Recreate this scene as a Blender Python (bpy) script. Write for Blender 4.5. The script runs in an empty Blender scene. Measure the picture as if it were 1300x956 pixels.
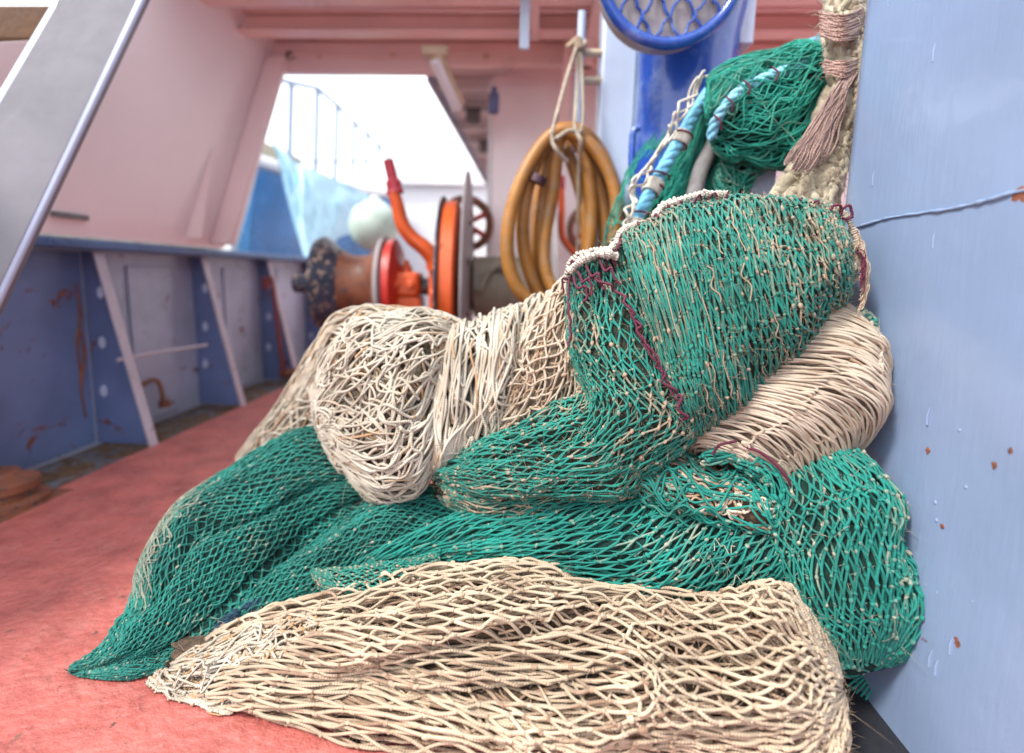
import bpy, math, random
import numpy as np
from mathutils import Vector, Matrix, noise as mnoise
random.seed(7)
RG = np.random.default_rng(11)
scene = bpy.context.scene
COL = scene.collection
# ------------------------------------------------------------------ camera maths
F = 640.0; CX, CY = 650.0, 433.5; CAMZ = 0.8
yv = np.array([(681-CX)/F, (CY-349)/F, 1.0]); yv /= np.linalg.norm(yv)
s_ = .029
n_ = np.array([-s_, -1.0, 0.0]); n_ = n_ - yv*np.dot(n_, yv); n_ /= np.linalg.norm(n_)
zv = -n_
xv = np.cross(yv, zv)
if xv[0] < 0: xv = -xv
RW = np.array([xv, yv, zv])            # world = RW @ cam(right, up, forward)
CAMP = np.array([0, 0, CAMZ])
def ray(u, v): return RW @ np.array([(u-CX)/F, (CY-v)/F, 1.0])
def P(u, v, d): return CAMP + ray(u, v)*d
def PZ(u, v, z=0.0):
    r = ray(u, v); return CAMP + r*((z-CAMZ)/r[2])
def PY(u, v, y):
    r = ray(u, v); return CAMP + r*(y/r[1])
def PX(u, v, x):
    r = ray(u, v); return CAMP + r*(x/r[0])
def proj(p):
    c = RW.T @ (np.asarray(p, float)-CAMP); return (CX+F*c[0]/c[2], CY-F*c[1]/c[2], c[2])

# ------------------------------------------------------------------ noise
_T = np.random.default_rng(5).random((16, 64, 64))
def vn(x, y, seed=0):
    x = np.asarray(x, float); y = np.asarray(y, float)
    xi = np.floor(x).astype(int); yi = np.floor(y).astype(int)
    fx = x-xi; fy = y-yi; fx = fx*fx*(3-2*fx); fy = fy*fy*(3-2*fy)
    T = _T[seed % 16]; xa = xi & 63; xb = (xi+1) & 63; ya = yi & 63; yb = (yi+1) & 63
    return (T[xa, ya]*(1-fx)+T[xb, ya]*fx)*(1-fy)+(T[xa, yb]*(1-fx)+T[xb, yb]*fx)*fy
def fbm(x, y, seed=0):
    return .55*vn(x, y, seed)+.28*vn(x*2.1+7, y*2.1+3, seed+1)+.17*vn(x*4.3+1, y*4.3+9, seed+2)

# ------------------------------------------------------------------ object helpers
def tag(o, label=None, cat=None, group=None, kind=None):
    if label: o['label'] = label
    if cat: o['category'] = cat
    if group: o['group'] = group
    if kind: o['kind'] = kind
    return o
def wloc(o):
    v = Vector((0, 0, 0))
    while o is not None: v = v+o.location; o = o.parent
    return np.array(v)
def empty(name, loc, label, cat, group=None, kind=None):
    o = bpy.data.objects.new(name, None); COL.objects.link(o); o.location = [float(c) for c in loc]; o.empty_display_size = .05
    return tag(o, label, cat, group, kind)
def finish(name, V, FA, mat, parent=None, attrs=None, quads=None, smooth=True, sharp=38, bevel=0):
    V = np.asarray(V, float)
    if parent is not None: org = wloc(parent); loc = (0, 0, 0)
    else:
        org = np.array([(V[:, 0].min()+V[:, 0].max())/2, (V[:, 1].min()+V[:, 1].max())/2, V[:, 2].min()]); loc = org
    V = V-org
    me = bpy.data.meshes.new(name)
    if quads is not None:
        quads = np.asarray(quads, np.int32); nf = len(quads)
        me.vertices.add(len(V)); me.vertices.foreach_set('co', V.astype(np.float32).ravel())
        me.loops.add(nf*4); me.loops.foreach_set('vertex_index', quads.ravel())
        me.polygons.add(nf); me.polygons.foreach_set('loop_start', np.arange(0, nf*4, 4, dtype=np.int32))
        me.polygons.foreach_set('use_smooth', np.ones(nf, bool))
        me.update(calc_edges=True)
    else:
        me.from_pydata([tuple(p) for p in V], [], [tuple(f) for f in FA]); me.update()
        import bmesh
        bm = bmesh.new(); bm.from_mesh(me)
        bmesh.ops.recalc_face_normals(bm, faces=bm.faces)
        if smooth:
            for f in bm.faces: f.smooth = True
            for e in bm.edges:
                if len(e.link_faces) == 2 and e.calc_face_angle(0) > math.radians(sharp): e.smooth = False
        bm.to_mesh(me); bm.free()
    if attrs:
        for k, a in attrs.items():
            at = me.attributes.new(k, 'FLOAT', 'POINT'); at.data.foreach_set('value', np.asarray(a, np.float32).ravel())
    me.materials.append(mat)
    o = bpy.data.objects.new(name, me); COL.objects.link(o)
    if parent is not None: o.parent = parent
    o.location = [float(c) for c in loc]
    if bevel:
        b = o.modifiers.new('bevel', 'BEVEL'); b.width = bevel; b.segments = 2; b.limit_method = 'ANGLE'; b.angle_limit = .6
        b.harden_normals = False
    return o
class MB:
    def __init__(s): s.v = []; s.f = []
    def add(s, V, FA):
        n = len(s.v); s.v += [tuple(float(c) for c in p) for p in V]; s.f += [tuple(n+i for i in f) for f in FA]; return s
    def hexa(s, c8):     # 8 corners: bottom 4 (ccw) then top 4
        return s.add(c8, [(3, 2, 1, 0), (4, 5, 6, 7), (0, 1, 5, 4), (1, 2, 6, 5), (2, 3, 7, 6), (3, 0, 4, 7)])
    def box(s, a, b):
        (x0, y0, z0), (x1, y1, z1) = a, b
        return s.hexa([(x0, y0, z0), (x1, y0, z0), (x1, y1, z0), (x0, y1, z0), (x0, y0, z1), (x1, y0, z1), (x1, y1, z1), (x0, y1, z1)])
    def slab(s, poly, off):   # polygon (3D pts) extruded by vector off
        n = len(poly); off = np.asarray(off, float); V = [np.asarray(p, float) for p in poly]; V = V+[p+off for p in V]
        FA = [tuple(range(n-1, -1, -1)), tuple(range(n, 2*n))]+[(i, (i+1) % n, n+(i+1) % n, n+i) for i in range(n)]
        return s.add(V, FA)
    def beam(s, a, b, w, h, up=(0, 0, 1)):
        a = np.asarray(a, float); b = np.asarray(b, float); t = b-a; t /= np.linalg.norm(t)
        x = np.cross(t, up); x /= np.linalg.norm(x); y = np.cross(x, t)
        q = [x*w/2*sx+y*h/2*sy for sx, sy in ((-1, -1), (1, -1), (1, 1), (-1, 1))]
        return s.hexa([a+k for k in q]+[b+k for k in q])
    def tube(s, pts, r, sides=12, closed=False, sx=1.0):
        pts = np.asarray(pts, float); n = len(pts); r = np.broadcast_to(np.asarray(r, float), (n,))
        if closed: T = np.roll(pts, -1, 0)-np.roll(pts, 1, 0)
        else: T = np.gradient(pts, axis=0)
        T /= np.linalg.norm(T, axis=1)[:, None]+1e-12
        ref = np.array([0, 0, 1.]) if abs(T[0, 2]) < .9 else np.array([0, 1., 0])
        u = np.cross(T[0], ref); u /= np.linalg.norm(u); V = []
        for i in range(n):
            u = u-T[i]*np.dot(u, T[i]); u /= np.linalg.norm(u); w = np.cross(T[i], u)
            for k in range(sides):
                a = 2*math.pi*k/sides; V.append(pts[i]+r[i]*(math.cos(a)*u*sx+math.sin(a)*w))
        FA = []
        for i in range(n if closed else n-1):
            j = (i+1) % n
            for k in range(sides): FA.append((i*sides+k, i*sides+(k+1) % sides, j*sides+(k+1) % sides, j*sides+k))
        if not closed: FA += [tuple(range(sides-1, -1, -1)), tuple(range((n-1)*sides, n*sides))]
        return s.add(V, FA)
    def lathe(s, c, axis, prof, seg=40, a0=0, a1=2*math.pi):   # prof (t along axis, r)
        c = np.asarray(c, float); ax = np.asarray(axis, float); ax /= np.linalg.norm(ax)
        ref = np.array([0, 0, 1.]) if abs(ax[2]) < .9 else np.array([1., 0, 0])
        u = np.cross(ax, ref); u /= np.linalg.norm(u); w = np.cross(ax, u); V = []; FA = []
        for t, r in prof:
            for k in range(seg):
                a = 2*math.pi*k/seg; V.append(c+ax*t+r*(math.cos(a)*u+math.sin(a)*w))
        for i in range(len(prof)-1):
            for k in range(seg): FA.append((i*seg+k, i*seg+(k+1) % seg, (i+1)*seg+(k+1) % seg, (i+1)*seg+k))
        FA += [tuple(range(seg-1, -1, -1)), tuple(range((len(prof)-1)*seg, len(prof)*seg))]
        return s.add(V, FA)
    def torus(s, c, axis, R, r, seg=48, sides=12):
        c = np.asarray(c, float); ax = np.asarray(axis, float); ax /= np.linalg.norm(ax)
        ref = np.array([0, 0, 1.]) if abs(ax[2]) < .9 else np.array([1., 0, 0])
        u = np.cross(ax, ref); u /= np.linalg.norm(u); w = np.cross(ax, u)
        return s.tube([c+R*(math.cos(2*math.pi*k/seg)*u+math.sin(2*math.pi*k/seg)*w) for k in range(seg)], r, sides, True)
    def build(s, name, mat, parent=None, **k): return finish(name, s.v, s.f, mat, parent, **k)

# ------------------------------------------------------------------ materials
def newmat(name):
    m = bpy.data.materials.new(name); m.use_nodes = True; nt = m.node_tree; nt.nodes.clear()
    out = nt.nodes.new('ShaderNodeOutputMaterial'); b = nt.nodes.new('ShaderNodeBsdfPrincipled'); nt.links.new(b.outputs[0], out.inputs[0])
    return m, nt, b
def nd(nt, t, **k):
    n = nt.nodes.new(t)
    for a, v in k.items():
        if a in n.inputs: n.inputs[a].default_value = v
        else: setattr(n, a, v)
    return n
def ramp(nt, src, stops):
    r = nt.nodes.new('ShaderNodeValToRGB'); nt.links.new(src, r.inputs[0]); e = r.color_ramp.elements
    while len(e) < len(stops): e.new(.5)
    for i, (p, c) in enumerate(stops):
        e[i].position = p; e[i].color = c if len(c) == 4 else (*c, 1)
    return r.outputs[0]
def mix(nt, fac, a, b):
    m = nt.nodes.new('ShaderNodeMix'); m.data_type = 'RGBA'
    for sock, v in ((m.inputs[0], fac), (m.inputs[6], a), (m.inputs[7], b)):
        if hasattr(v, 'links'): nt.links.new(v, sock)
        elif isinstance(v, tuple): sock.default_value = (*v[:3], 1)
        else: sock.default_value = v
    return m.outputs[2]
def paint(name, base, rough=.35, rust=.0, var=.25, scale=3.0, bump=.15, rustcol=(.12, .035, .012), chips=None, brush=0.0, coat=0.0, metallic=0, dirt=None):
    m, nt, b = newmat(name); tc = nd(nt, 'ShaderNodeTexCoord').outputs['Object']
    n1 = nd(nt, 'ShaderNodeTexNoise', Scale=scale, Detail=8.0, Roughness=.6); nt.links.new(tc, n1.inputs['Vector'])
    lo = tuple(c*(1-var) for c in base); hi = tuple(min(1, c*(1+var*.6)) for c in base)
    col = ramp(nt, n1.outputs[0], [(.3, lo), (.7, hi)])
    if dirt:
        n4 = nd(nt, 'ShaderNodeTexNoise', Scale=scale*2.3, Detail=10.0, Roughness=.7); nt.links.new(tc, n4.inputs['Vector'])
        col = mix(nt, ramp(nt, n4.outputs[0], [(.5, (0, 0, 0)), (.72, (.8, .8, .8))]), col, dirt)
    ro = ramp(nt, n1.outputs[0], [(.25, (rough*.75,)*3), (.75, (min(1, rough*1.35),)*3)])
    if rust > 0:
        n2 = nd(nt, 'ShaderNodeTexNoise', Scale=scale*3.1, Detail=12.0, Roughness=.68, Distortion=.6); nt.links.new(tc, n2.inputs['Vector'])
        th = .74-rust*.32
        mk = ramp(nt, n2.outputs[0], [(th, (0, 0, 0)), (th+.05, (1, 1, 1))])
        n3 = nd(nt, 'ShaderNodeTexNoise', Scale=60.0, Detail=4.0); nt.links.new(tc, n3.inputs['Vector'])
        rc = ramp(nt, n3.outputs[0], [(.3, tuple(c*.4 for c in rustcol)), (.7, tuple(min(1, c*2.2) for c in rustcol))])
        col = mix(nt, mk, col, rc); ro = mix(nt, mk, ro, (.85, .85, .85))
    nt.links.new(col, b.inputs['Base Color']); nt.links.new(ro, b.inputs['Roughness'])
    n5 = nd(nt, 'ShaderNodeTexNoise', Scale=scale*7, Detail=5.0); 
    if brush:
        mp = nd(nt, 'ShaderNodeMapping'); mp.inputs['Scale'].default_value = (6, 6, .8); nt.links.new(tc, mp.inputs[0]); nt.links.new(mp.outputs[0], n5.inputs['Vector'])
    else: nt.links.new(tc, n5.inputs['Vector'])
    bp = nd(nt, 'ShaderNodeBump', Strength=bump, Distance=.01); nt.links.new(n5.outputs[0], bp.inputs['Height']); nt.links.new(bp.outputs[0], b.inputs['Normal'])
    b.inputs['Coat Weight'].default_value = coat; b.inputs['Metallic'].default_value = metallic
    return m
def fibre(name, clean, dirty, rough=.7, stripe=2600., sheen=.06, dark=.55, hue=None):
    """twine: colour follows 'tint' (0 clean .. 1 soiled); twist lines follow 'arc'"""
    m, nt, b = newmat(name)
    at = nd(nt, 'ShaderNodeAttribute', attribute_name='tint').outputs['Fac']
    ar = nd(nt, 'ShaderNodeAttribute', attribute_name='arc').outputs['Fac']
    tc = nd(nt, 'ShaderNodeTexCoord').outputs['Object']
    n1 = nd(nt, 'ShaderNodeTexNoise', Scale=9.0, Detail=5.0); nt.links.new(tc, n1.inputs['Vector'])
    n2 = nd(nt, 'ShaderNodeTexNoise', Scale=140.0, Detail=4.0, Roughness=.7); nt.links.new(tc, n2.inputs['Vector'])
    c0 = mix(nt, ramp(nt, n1.outputs[0], [(.3, (0, 0, 0)), (.7, (1, 1, 1))]), tuple(c*(1-dark*.6) for c in clean), hue or tuple(min(1, c*1.25) for c in clean))
    ad = nd(nt, 'ShaderNodeMath', operation='ADD'); nt.links.new(at, ad.inputs[0])
    s2 = nd(nt, 'ShaderNodeMath', operation='MULTIPLY_ADD'); nt.links.new(n2.outputs[0], s2.inputs[0]); s2.inputs[1].default_value = .9; s2.inputs[2].default_value = -.45
    nt.links.new(s2.outputs[0], ad.inputs[1])
    col = mix(nt, ramp(nt, ad.outputs[0], [(.25, (0, 0, 0)), (.8, (1, 1, 1))]), c0, dirty)
    nt.links.new(col, b.inputs['Base Color']); b.inputs['Roughness'].default_value = rough
    b.inputs['Sheen Weight'].default_value = sheen; b.inputs['Sheen Roughness'].default_value = .5
    sn = nd(nt, 'ShaderNodeMath', operation='MULTIPLY'); nt.links.new(ar, sn.inputs[0]); sn.inputs[1].default_value = stripe
    si = nd(nt, 'ShaderNodeMath', operation='SINE'); nt.links.new(sn.outputs[0], si.inputs[0])
    a2 = nd(nt, 'ShaderNodeMath', operation='ADD'); nt.links.new(si.outputs[0], a2.inputs[0]); nt.links.new(n2.outputs[0], a2.inputs[1])
    bp = nd(nt, 'ShaderNodeBump', Strength=.45, Distance=.001); nt.links.new(a2.outputs[0], bp.inputs['Height']); nt.links.new(bp.outputs[0], b.inputs['Normal'])
    return m
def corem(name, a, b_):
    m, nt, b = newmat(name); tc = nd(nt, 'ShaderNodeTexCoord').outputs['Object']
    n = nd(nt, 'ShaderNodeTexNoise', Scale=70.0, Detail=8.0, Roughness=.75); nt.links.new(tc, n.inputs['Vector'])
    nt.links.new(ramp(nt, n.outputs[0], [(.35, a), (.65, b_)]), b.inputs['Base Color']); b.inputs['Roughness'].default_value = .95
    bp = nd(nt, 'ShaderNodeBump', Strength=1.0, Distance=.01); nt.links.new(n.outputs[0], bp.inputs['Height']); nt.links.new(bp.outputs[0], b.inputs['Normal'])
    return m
BEIGE = (.46, .36, .26)
M = dict(
    deck=paint('deck_paint', (.45, .12, .10), .45, rust=.40, var=.3, scale=8, bump=.8, dirt=(.45, .165, .14), rustcol=(.10, .05, .04)),
    side_strip=paint('waterway_grime', (.12, .12, .14), .6, rust=.9, var=.5, scale=4, rustcol=(.09, .05, .025)),
    pink=paint('pink_paint', (.90, .74, .73), .2, rust=.10, var=.06, scale=1.5, bump=.07),
    palepink=paint('pale_pink_paint', (.94, .85, .86), .17, rust=.10, var=.05, scale=1.5, bump=.05),
    pinkroof=paint('pink_roof_paint', (.92, .69, .64), .3, rust=.14, var=.12, scale=1.6, bump=.08),
    lav=paint('lavender_paint', (.40, .43, .55), .33, rust=.42, var=.3, scale=2.4, bump=.12),
    web=paint('dark_blue_paint', (.12, .16, .32), .4, rust=.40, var=.3, scale=3, bump=.12),
    flange=paint('pale_flange_paint', (.46, .40, .46), .4, rust=.36, var=.2, scale=5),
    cap=paint('blue_rail_paint', (.055, .12, .28), .3, rust=.36, var=.3, scale=4),
    bulk=paint('pale_blue_paint', (.225, .31, .475), .22, rust=.12, var=.12, scale=2.2, bump=.07, brush=1, coat=.25),
    steel=paint('worn_grey_plate', (.20, .195, .22), .4, rust=.25, var=.3, scale=2.5, rustcol=(.3, .2, .17)),
    edge=paint('pale_edge_paint', (.45, .50, .66), .4, var=.12),
    colgrey=paint('pale_column_paint', (.47, .56, .70), .35, rust=.1, var=.1, scale=3),
    blue=paint('royal_blue_paint', (.012, .075, .42), .22, rust=.1, var=.35, scale=4, coat=.4, dirt=(.2, .3, .5)),
    orange=paint('orange_paint', (.66, .10, .02), .4, rust=.38, var=.18, scale=7),
    red=paint('red_paint', (.55, .03, .02), .4, rust=.2, var=.2, scale=8),
    grip=paint('red_rubber_grip', (.42, .03, .05), .5, var=.2, scale=20),
    rustred=paint('rust_red_paint', (.20, .035, .03), .5, rust=.6, var=.4, scale=9, rustcol=(.10, .045, .03)),
    rusty=paint('rusty_iron', (.21, .07, .035), .55, rust=.55, var=.5, scale=9, rustcol=(.07, .045, .04)),
    rustblk=paint('black_flaking_paint', (.03, .04, .07), .4, rust=.62, var=.5, scale=10, rustcol=(.28, .2, .15)),
    discgrey=paint('bare_grey_disc', (.33, .30, .31), .4, rust=.3, var=.25, scale=5),
    white=paint('white_paint', (.78, .78, .80), .4, rust=.05, var=.06, scale=2),
    whitec=paint('white_overhang_paint', (.72, .66, .64), .45, rust=.1, var=.1, scale=2),
    cream=paint('cream_plastic', (.62, .50, .34), .4, rust=.2, var=.2, scale=8),
    wood=paint('brown_timber', (.10, .045, .02), .7, var=.4, scale=6, bump=.4),
    stone=paint('quay_stone', (.45, .40, .30), .85, var=.45, scale=9, bump=.6),
    hull=paint('blue_hull_paint', (.03, .16, .40), .25, rust=.08, var=.35, scale=2),
    tarp=paint('pale_blue_tarp', (.42, .66, .80), .35, var=.25, scale=5, bump=.5),
    buoy=paint('pale_buoy_plastic', (.50, .62, .55), .4, var=.25, scale=6),
    rail=paint('rail_paint', (.24, .31, .42), .4, var=.1),
    rubber=paint('grey_hose_rubber', (.20, .19, .19), .8, var=.35, scale=30, bump=.5),
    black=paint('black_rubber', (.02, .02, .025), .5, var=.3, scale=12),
    hose=paint('amber_hose_plastic', (.36, .155, .03), .3, var=.4, scale=7, bump=.1, dirt=(.30, .20, .12)),
    tape=paint('dark_tape', (.06, .02, .03), .4),
    greenA=fibre('green_worn_twine', (.008, .215, .165), (.38, .29, .20)),
    greenB=fibre('green_bright_twine', (.004, .22, .175), (.36, .36, .27)),
    greenC=fibre('green_fine_twine', (.004, .175, .14), (.34, .34, .26), hue=(.008, .25, .20)),
    greenD=fibre('green_hanging_twine', (.006, .27, .20), (.30, .38, .28)),
    navy=fibre('navy_twine', (.003, .04, .085), (.02, .12, .15)),
    beigeB=fibre('beige_braided_twine', (.56, .45, .33), (.36, .24, .15), stripe=2200., hue=(.70, .60, .48)),
    tan=fibre('tan_fuzzy_twine', (.52, .39, .26), (.27, .165, .10), stripe=1300., sheen=.2, hue=(.64, .51, .36)),
    cream_rope=fibre('cream_cord', (.44, .37, .27), (.40, .22, .09), stripe=1300., sheen=.3, hue=(.62, .57, .47)),
    whitecord=fibre('white_cord', (.62, .58, .50), (.40, .32, .23), stripe=1500.),
    purple=fibre('purple_twine', (.115, .008, .035), (.2, .05, .08), stripe=1500.),
    bluerope=fibre('sky_blue_rope', (.12, .46, .68), (.4, .58, .62), stripe=380., hue=(.24, .60, .80)),
    hawser=fibre('frayed_manila', (.42, .35, .23), (.16, .10, .05), stripe=220., sheen=.4, hue=(.60, .54, .40)),
    mauve=fibre('mauve_yarn', (.36, .22, .18), (.2, .12, .1), stripe=900., sheen=.5),
    coreG=corem('green_inner_folds', (.001, .014, .011), (.004, .05, .038)),  # core colours darkened to put shade into the gaps between strands
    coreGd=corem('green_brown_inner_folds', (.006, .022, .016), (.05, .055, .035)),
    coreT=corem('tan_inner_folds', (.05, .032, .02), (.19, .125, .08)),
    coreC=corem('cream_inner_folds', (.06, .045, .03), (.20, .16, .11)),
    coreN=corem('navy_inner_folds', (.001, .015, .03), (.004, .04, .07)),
)
# ------------------------------------------------------------------ strand tubes (vectorised)
class Strands:
    def __init__(s): s.V = []; s.Q = []; s.t = []; s.a = []; s.n = 0
    def add(s, Pp, R, tint, nrm=None, sides=5):
        Pp = np.asarray(Pp, float); K, m, _ = Pp.shape
        if K == 0: return
        R = np.broadcast_to(np.asarray(R, float), (K, m)); tint = np.broadcast_to(np.asarray(tint, float), (K, m))
        T = np.gradient(Pp, axis=1); T /= np.linalg.norm(T, axis=2)[..., None]+1e-9
        ref = nrm if nrm is not None else np.broadcast_to(np.array([.31, .52, .79]), T.shape)
        u = np.cross(T, ref); u /= np.linalg.norm(u, axis=2)[..., None]+1e-9; w = np.cross(T, u)
        L = np.linalg.norm(np.diff(Pp, axis=1), axis=2); arc = np.concatenate([np.zeros((K, 1)), np.cumsum(L, 1)], 1)
        an = np.arange(sides)*2*np.pi/sides
        ring = Pp[:, :, None, :]+R[:, :, None, None]*(np.cos(an)[None, None, :, None]*u[:, :, None, :]+np.sin(an)[None, None, :, None]*w[:, :, None, :])
        base = s.n+np.arange(K)[:, None, None]*m*sides+np.arange(m-1)[None, :, None]*sides; k = np.arange(sides)[None, None, :]; k2 = (k+1) % sides
        q = np.stack([base+k, base+k2, base+sides+k2, base+sides+k], -1).reshape(-1, 4)
        s.V.append(ring.reshape(-1, 3)); s.Q.append(q); s.n += K*m*sides
        s.t.append(np.repeat(tint.ravel(), sides))
        s.a.append((arc[..., None]+(an/(2*np.pi)*.004)[None, None, :]).ravel())
    def build(s, name, mat, parent=None):
        V = np.concatenate(s.V); V[:, 2] = np.maximum(V[:, 2], .004)
        return finish(name, V, None, mat, parent, quads=np.concatenate(s.Q), attrs={'tint': np.concatenate(s.t), 'arc': np.concatenate(s.a)})
def catmull(A, n):
    A = np.asarray(A, float); k = len(A); t = np.linspace(0, k-1, n); i = np.clip(np.floor(t).astype(int), 0, k-2); f = (t-i)[:, None]
    p0 = A[np.maximum(i-1, 0)]; p1 = A[i]; p2 = A[i+1]; p3 = A[np.minimum(i+2, k-1)]
    return .5*((2*p1)+(-p0+p2)*f+(2*p0-5*p1+4*p2-p3)*f*f+(-p0+3*p1-3*p2+p3)*f**3)
class Bundle:
    """a gathered lump of netting: rings lofted along a spine. stations: (u1,v1,d1, u2,v2,d2, thickness)"""
    NS, NT = 160, 160
    def __init__(s, st, amp=.012, fs=3., ft=6., seed=0, skew=0., ends=(.5, .5), endk=.06, lean=0., tilt=0., crease=1.):
        A = []
        for (u1, v1, d1, u2, v2, d2, t) in st: A.append([*P(u1, v1, d1), *P(u2, v2, d2), t])
        A = catmull(A, s.NS); P1 = A[:, :3]; P2 = A[:, 3:6]; t = A[:, 6]
        C = (P1+P2)/2; W = (P1-P2)/2
        Vd = CAMP-C; Vd[:, 2] += lean; Wn = W/np.linalg.norm(W, axis=1)[:, None]
        N = Vd-Wn*np.sum(Vd*Wn, 1)[:, None]; N /= np.linalg.norm(N, axis=1)[:, None]
        Tg = np.gradient(C, axis=0); Tg /= np.linalg.norm(Tg, axis=1)[:, None]+1e-9; N = N+Tg*tilt
        x = np.linspace(0, 1, s.NS); e = np.ones(s.NS)
        a0, a1 = ends
        m0 = x < endk; e[m0] = a0+(1-a0)*np.sqrt(np.clip(1-((endk-x[m0])/endk)**2, 0, 1))
        m1 = x > 1-endk; e[m1] = a1+(1-a1)*np.sqrt(np.clip(1-((x[m1]-1+endk)/endk)**2, 0, 1))
        th = np.linspace(0, 2*np.pi, s.NT+1)
        ct, sn = np.cos(th), np.sin(th)
        ct = np.sign(ct)*np.abs(ct)**.9; sn = np.sign(sn)*np.abs(sn)**.9
        G = C[:, None]+(W*e[:, None])[:, None]*ct[None, :, None]+(N*(t*e)[:, None])[:, None]*sn[None, :, None]
        out = G-C[:, None]; out /= np.linalg.norm(out, axis=2)[..., None]+1e-9
        S, TH = np.meshgrid(x, th/(2*np.pi), indexing='ij')
        THp = np.abs(((TH+.25) % 1.0)-.5)*2      # seamless round the back
        q = TH*ft+skew*S*ft
        nz = fbm(S*fs+seed*3.7, q+seed*1.3, seed)
        rid = 1-np.abs(2*vn(S*fs*1.3+seed, q*1.5+seed*2.1+.8*nz, seed+4)-1)
        low = vn(S*2.1+seed, TH*3+seed, seed+7)-.5
        cr = np.exp(-((2*vn(S*fs*.9+3+seed, q*1.1+seed*.7+1.2*nz, seed+9)-1)/.17)**2)
        disp = amp*(1.5*(nz-.5)+1.1*(rid-.6)+1.2*low-crease*1.1*cr)
        sm = np.sin(np.pi*np.clip(TH, 0, 1)*2)  # fade at the seam
        disp = disp*np.clip(np.minimum(TH, 1-TH)*12, .0, 1)
        s.G = G+out*disp[..., None]; s.out = out; s.C = C; s.th0 = 0
        s.G[..., 2] = np.maximum(s.G[..., 2], .006)
    def at(s, a, b, off=0.):
        """a along 0..1, b round 0..1 (0 = first edge, .25 = towards viewer, .5 = second edge)"""
        a = np.clip(a, 0, 1)*(s.NS-1); b = (np.asarray(b) % 1.0)*s.NT
        i = np.clip(np.floor(a).astype(int), 0, s.NS-2); j = np.clip(np.floor(b).astype(int), 0, s.NT-1); f = (a-i)[..., None]; g = (b-j)[..., None]
        p = (s.G[i, j]*(1-f)+s.G[i+1, j]*f)*(1-g)+(s.G[i, j+1]*(1-f)+s.G[i+1, j+1]*f)*g
        o = s.out[i, j]
        return p+o*np.asarray(off)[..., None], o
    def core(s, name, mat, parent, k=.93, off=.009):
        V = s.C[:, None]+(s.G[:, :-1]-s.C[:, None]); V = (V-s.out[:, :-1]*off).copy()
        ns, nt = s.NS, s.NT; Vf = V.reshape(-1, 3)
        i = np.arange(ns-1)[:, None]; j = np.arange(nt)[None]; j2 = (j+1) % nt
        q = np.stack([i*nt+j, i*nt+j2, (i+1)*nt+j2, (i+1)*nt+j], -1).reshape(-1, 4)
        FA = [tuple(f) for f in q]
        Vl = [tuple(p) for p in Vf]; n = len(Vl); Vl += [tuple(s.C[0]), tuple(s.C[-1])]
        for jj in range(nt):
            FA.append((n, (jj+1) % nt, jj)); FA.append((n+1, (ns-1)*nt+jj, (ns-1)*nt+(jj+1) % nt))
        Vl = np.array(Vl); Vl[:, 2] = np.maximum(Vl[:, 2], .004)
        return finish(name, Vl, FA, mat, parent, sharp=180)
    def net(s, st, nx, ny, r, along=True, off=.0, jit=.12, warp=.6, wsc=3., ease=.6, tint=.25, knot=1.6, ktint=.5, brange=(-.08, .58), arange=(0., 1.), seed=0, m=5, skew=0., tvar=.35, twist=0.0, bulge=.0):
        """nx columns across the strand direction, ny knot rows along it"""
        rg = np.random.default_rng(seed+100)
        X, Y = np.meshgrid(np.arange(nx), np.arange(ny+1), indexing='ij')
        kx = X+.5*(Y & 1)+rg.normal(0, jit, X.shape); ky = Y+rg.normal(0, jit*.9, X.shape)
        kt = np.clip(tint+rg.normal(0, tvar*.5, X.shape)+tvar*2.2*(vn(X*.13+seed, Y*.17+seed, seed)-.5), 0, 1.2)
        ko = rg.normal(0, r*.9, X.shape)+off
        def uv(x, y):
            x = x+warp*2*(vn(x/nx*wsc*2+seed, y/ny*wsc+seed, seed+3)-.5)*3*jit/.12*.5
            y = y+warp*2*(vn(x/nx*wsc*1.7+5+seed, y/ny*wsc*2+seed, seed+5)-.5)*1.5
            cu = x/nx; cv = y/ny
            if along: a = arange[0]+(arange[1]-arange[0])*cv; b = brange[0]+(brange[1]-brange[0])*(cu+skew*cv)
            else: a = arange[0]+(arange[1]-arange[0])*(cu+skew*cv); b = brange[0]+(brange[1]-brange[0])*cv
            return a, b
        t = np.linspace(0, 1, m); te = t*(1-ease)+ease*(t*t*(3-2*t))
        for dx in (0, 1):
            Xa = X[:, :-1]; odd = (Y[:, :-1] & 1)
            Xb = Xa+odd-1+dx
            ok = (Xb >= 0) & (Xb < nx)
            xa = Xa[ok]; ya = Y[:, :-1][ok]; xb = Xb[ok]; yb = ya+1
            x0, y0, x1, y1 = kx[xa, ya], ky[xa, ya], kx[xb, yb], ky[xb, yb]
            px = x0[:, None]+(x1-x0)[:, None]*te; py = y0[:, None]+(y1-y0)[:, None]*t
            bend = rg.normal(0, jit*.9, len(xa))[:, None]*np.sin(np.pi*t)
            px = px+bend
            o = ko[xa, ya][:, None]*(1-t)+ko[xb, yb][:, None]*t+(rg.normal(bulge, r*1.1, len(xa)))[:, None]*np.sin(np.pi*t)
            a, b = uv(px, py); keep = (a.min(1) >= -.001) & (a.max(1) <= 1.001)
            p, nn = s.at(a, b, o)
            ti = kt[xa, ya][:, None]*(1-t)+kt[xb, yb][:, None]*t; ti = ti-.12*np.sin(np.pi*t)+rg.normal(0, .16, len(xa))[:, None]
            rr = r*(1+rg.normal(0, .10, len(xa)))[:, None]*(1+0*t)
            st.add(p[keep], rr[keep], ti[keep], nn[keep])
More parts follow.
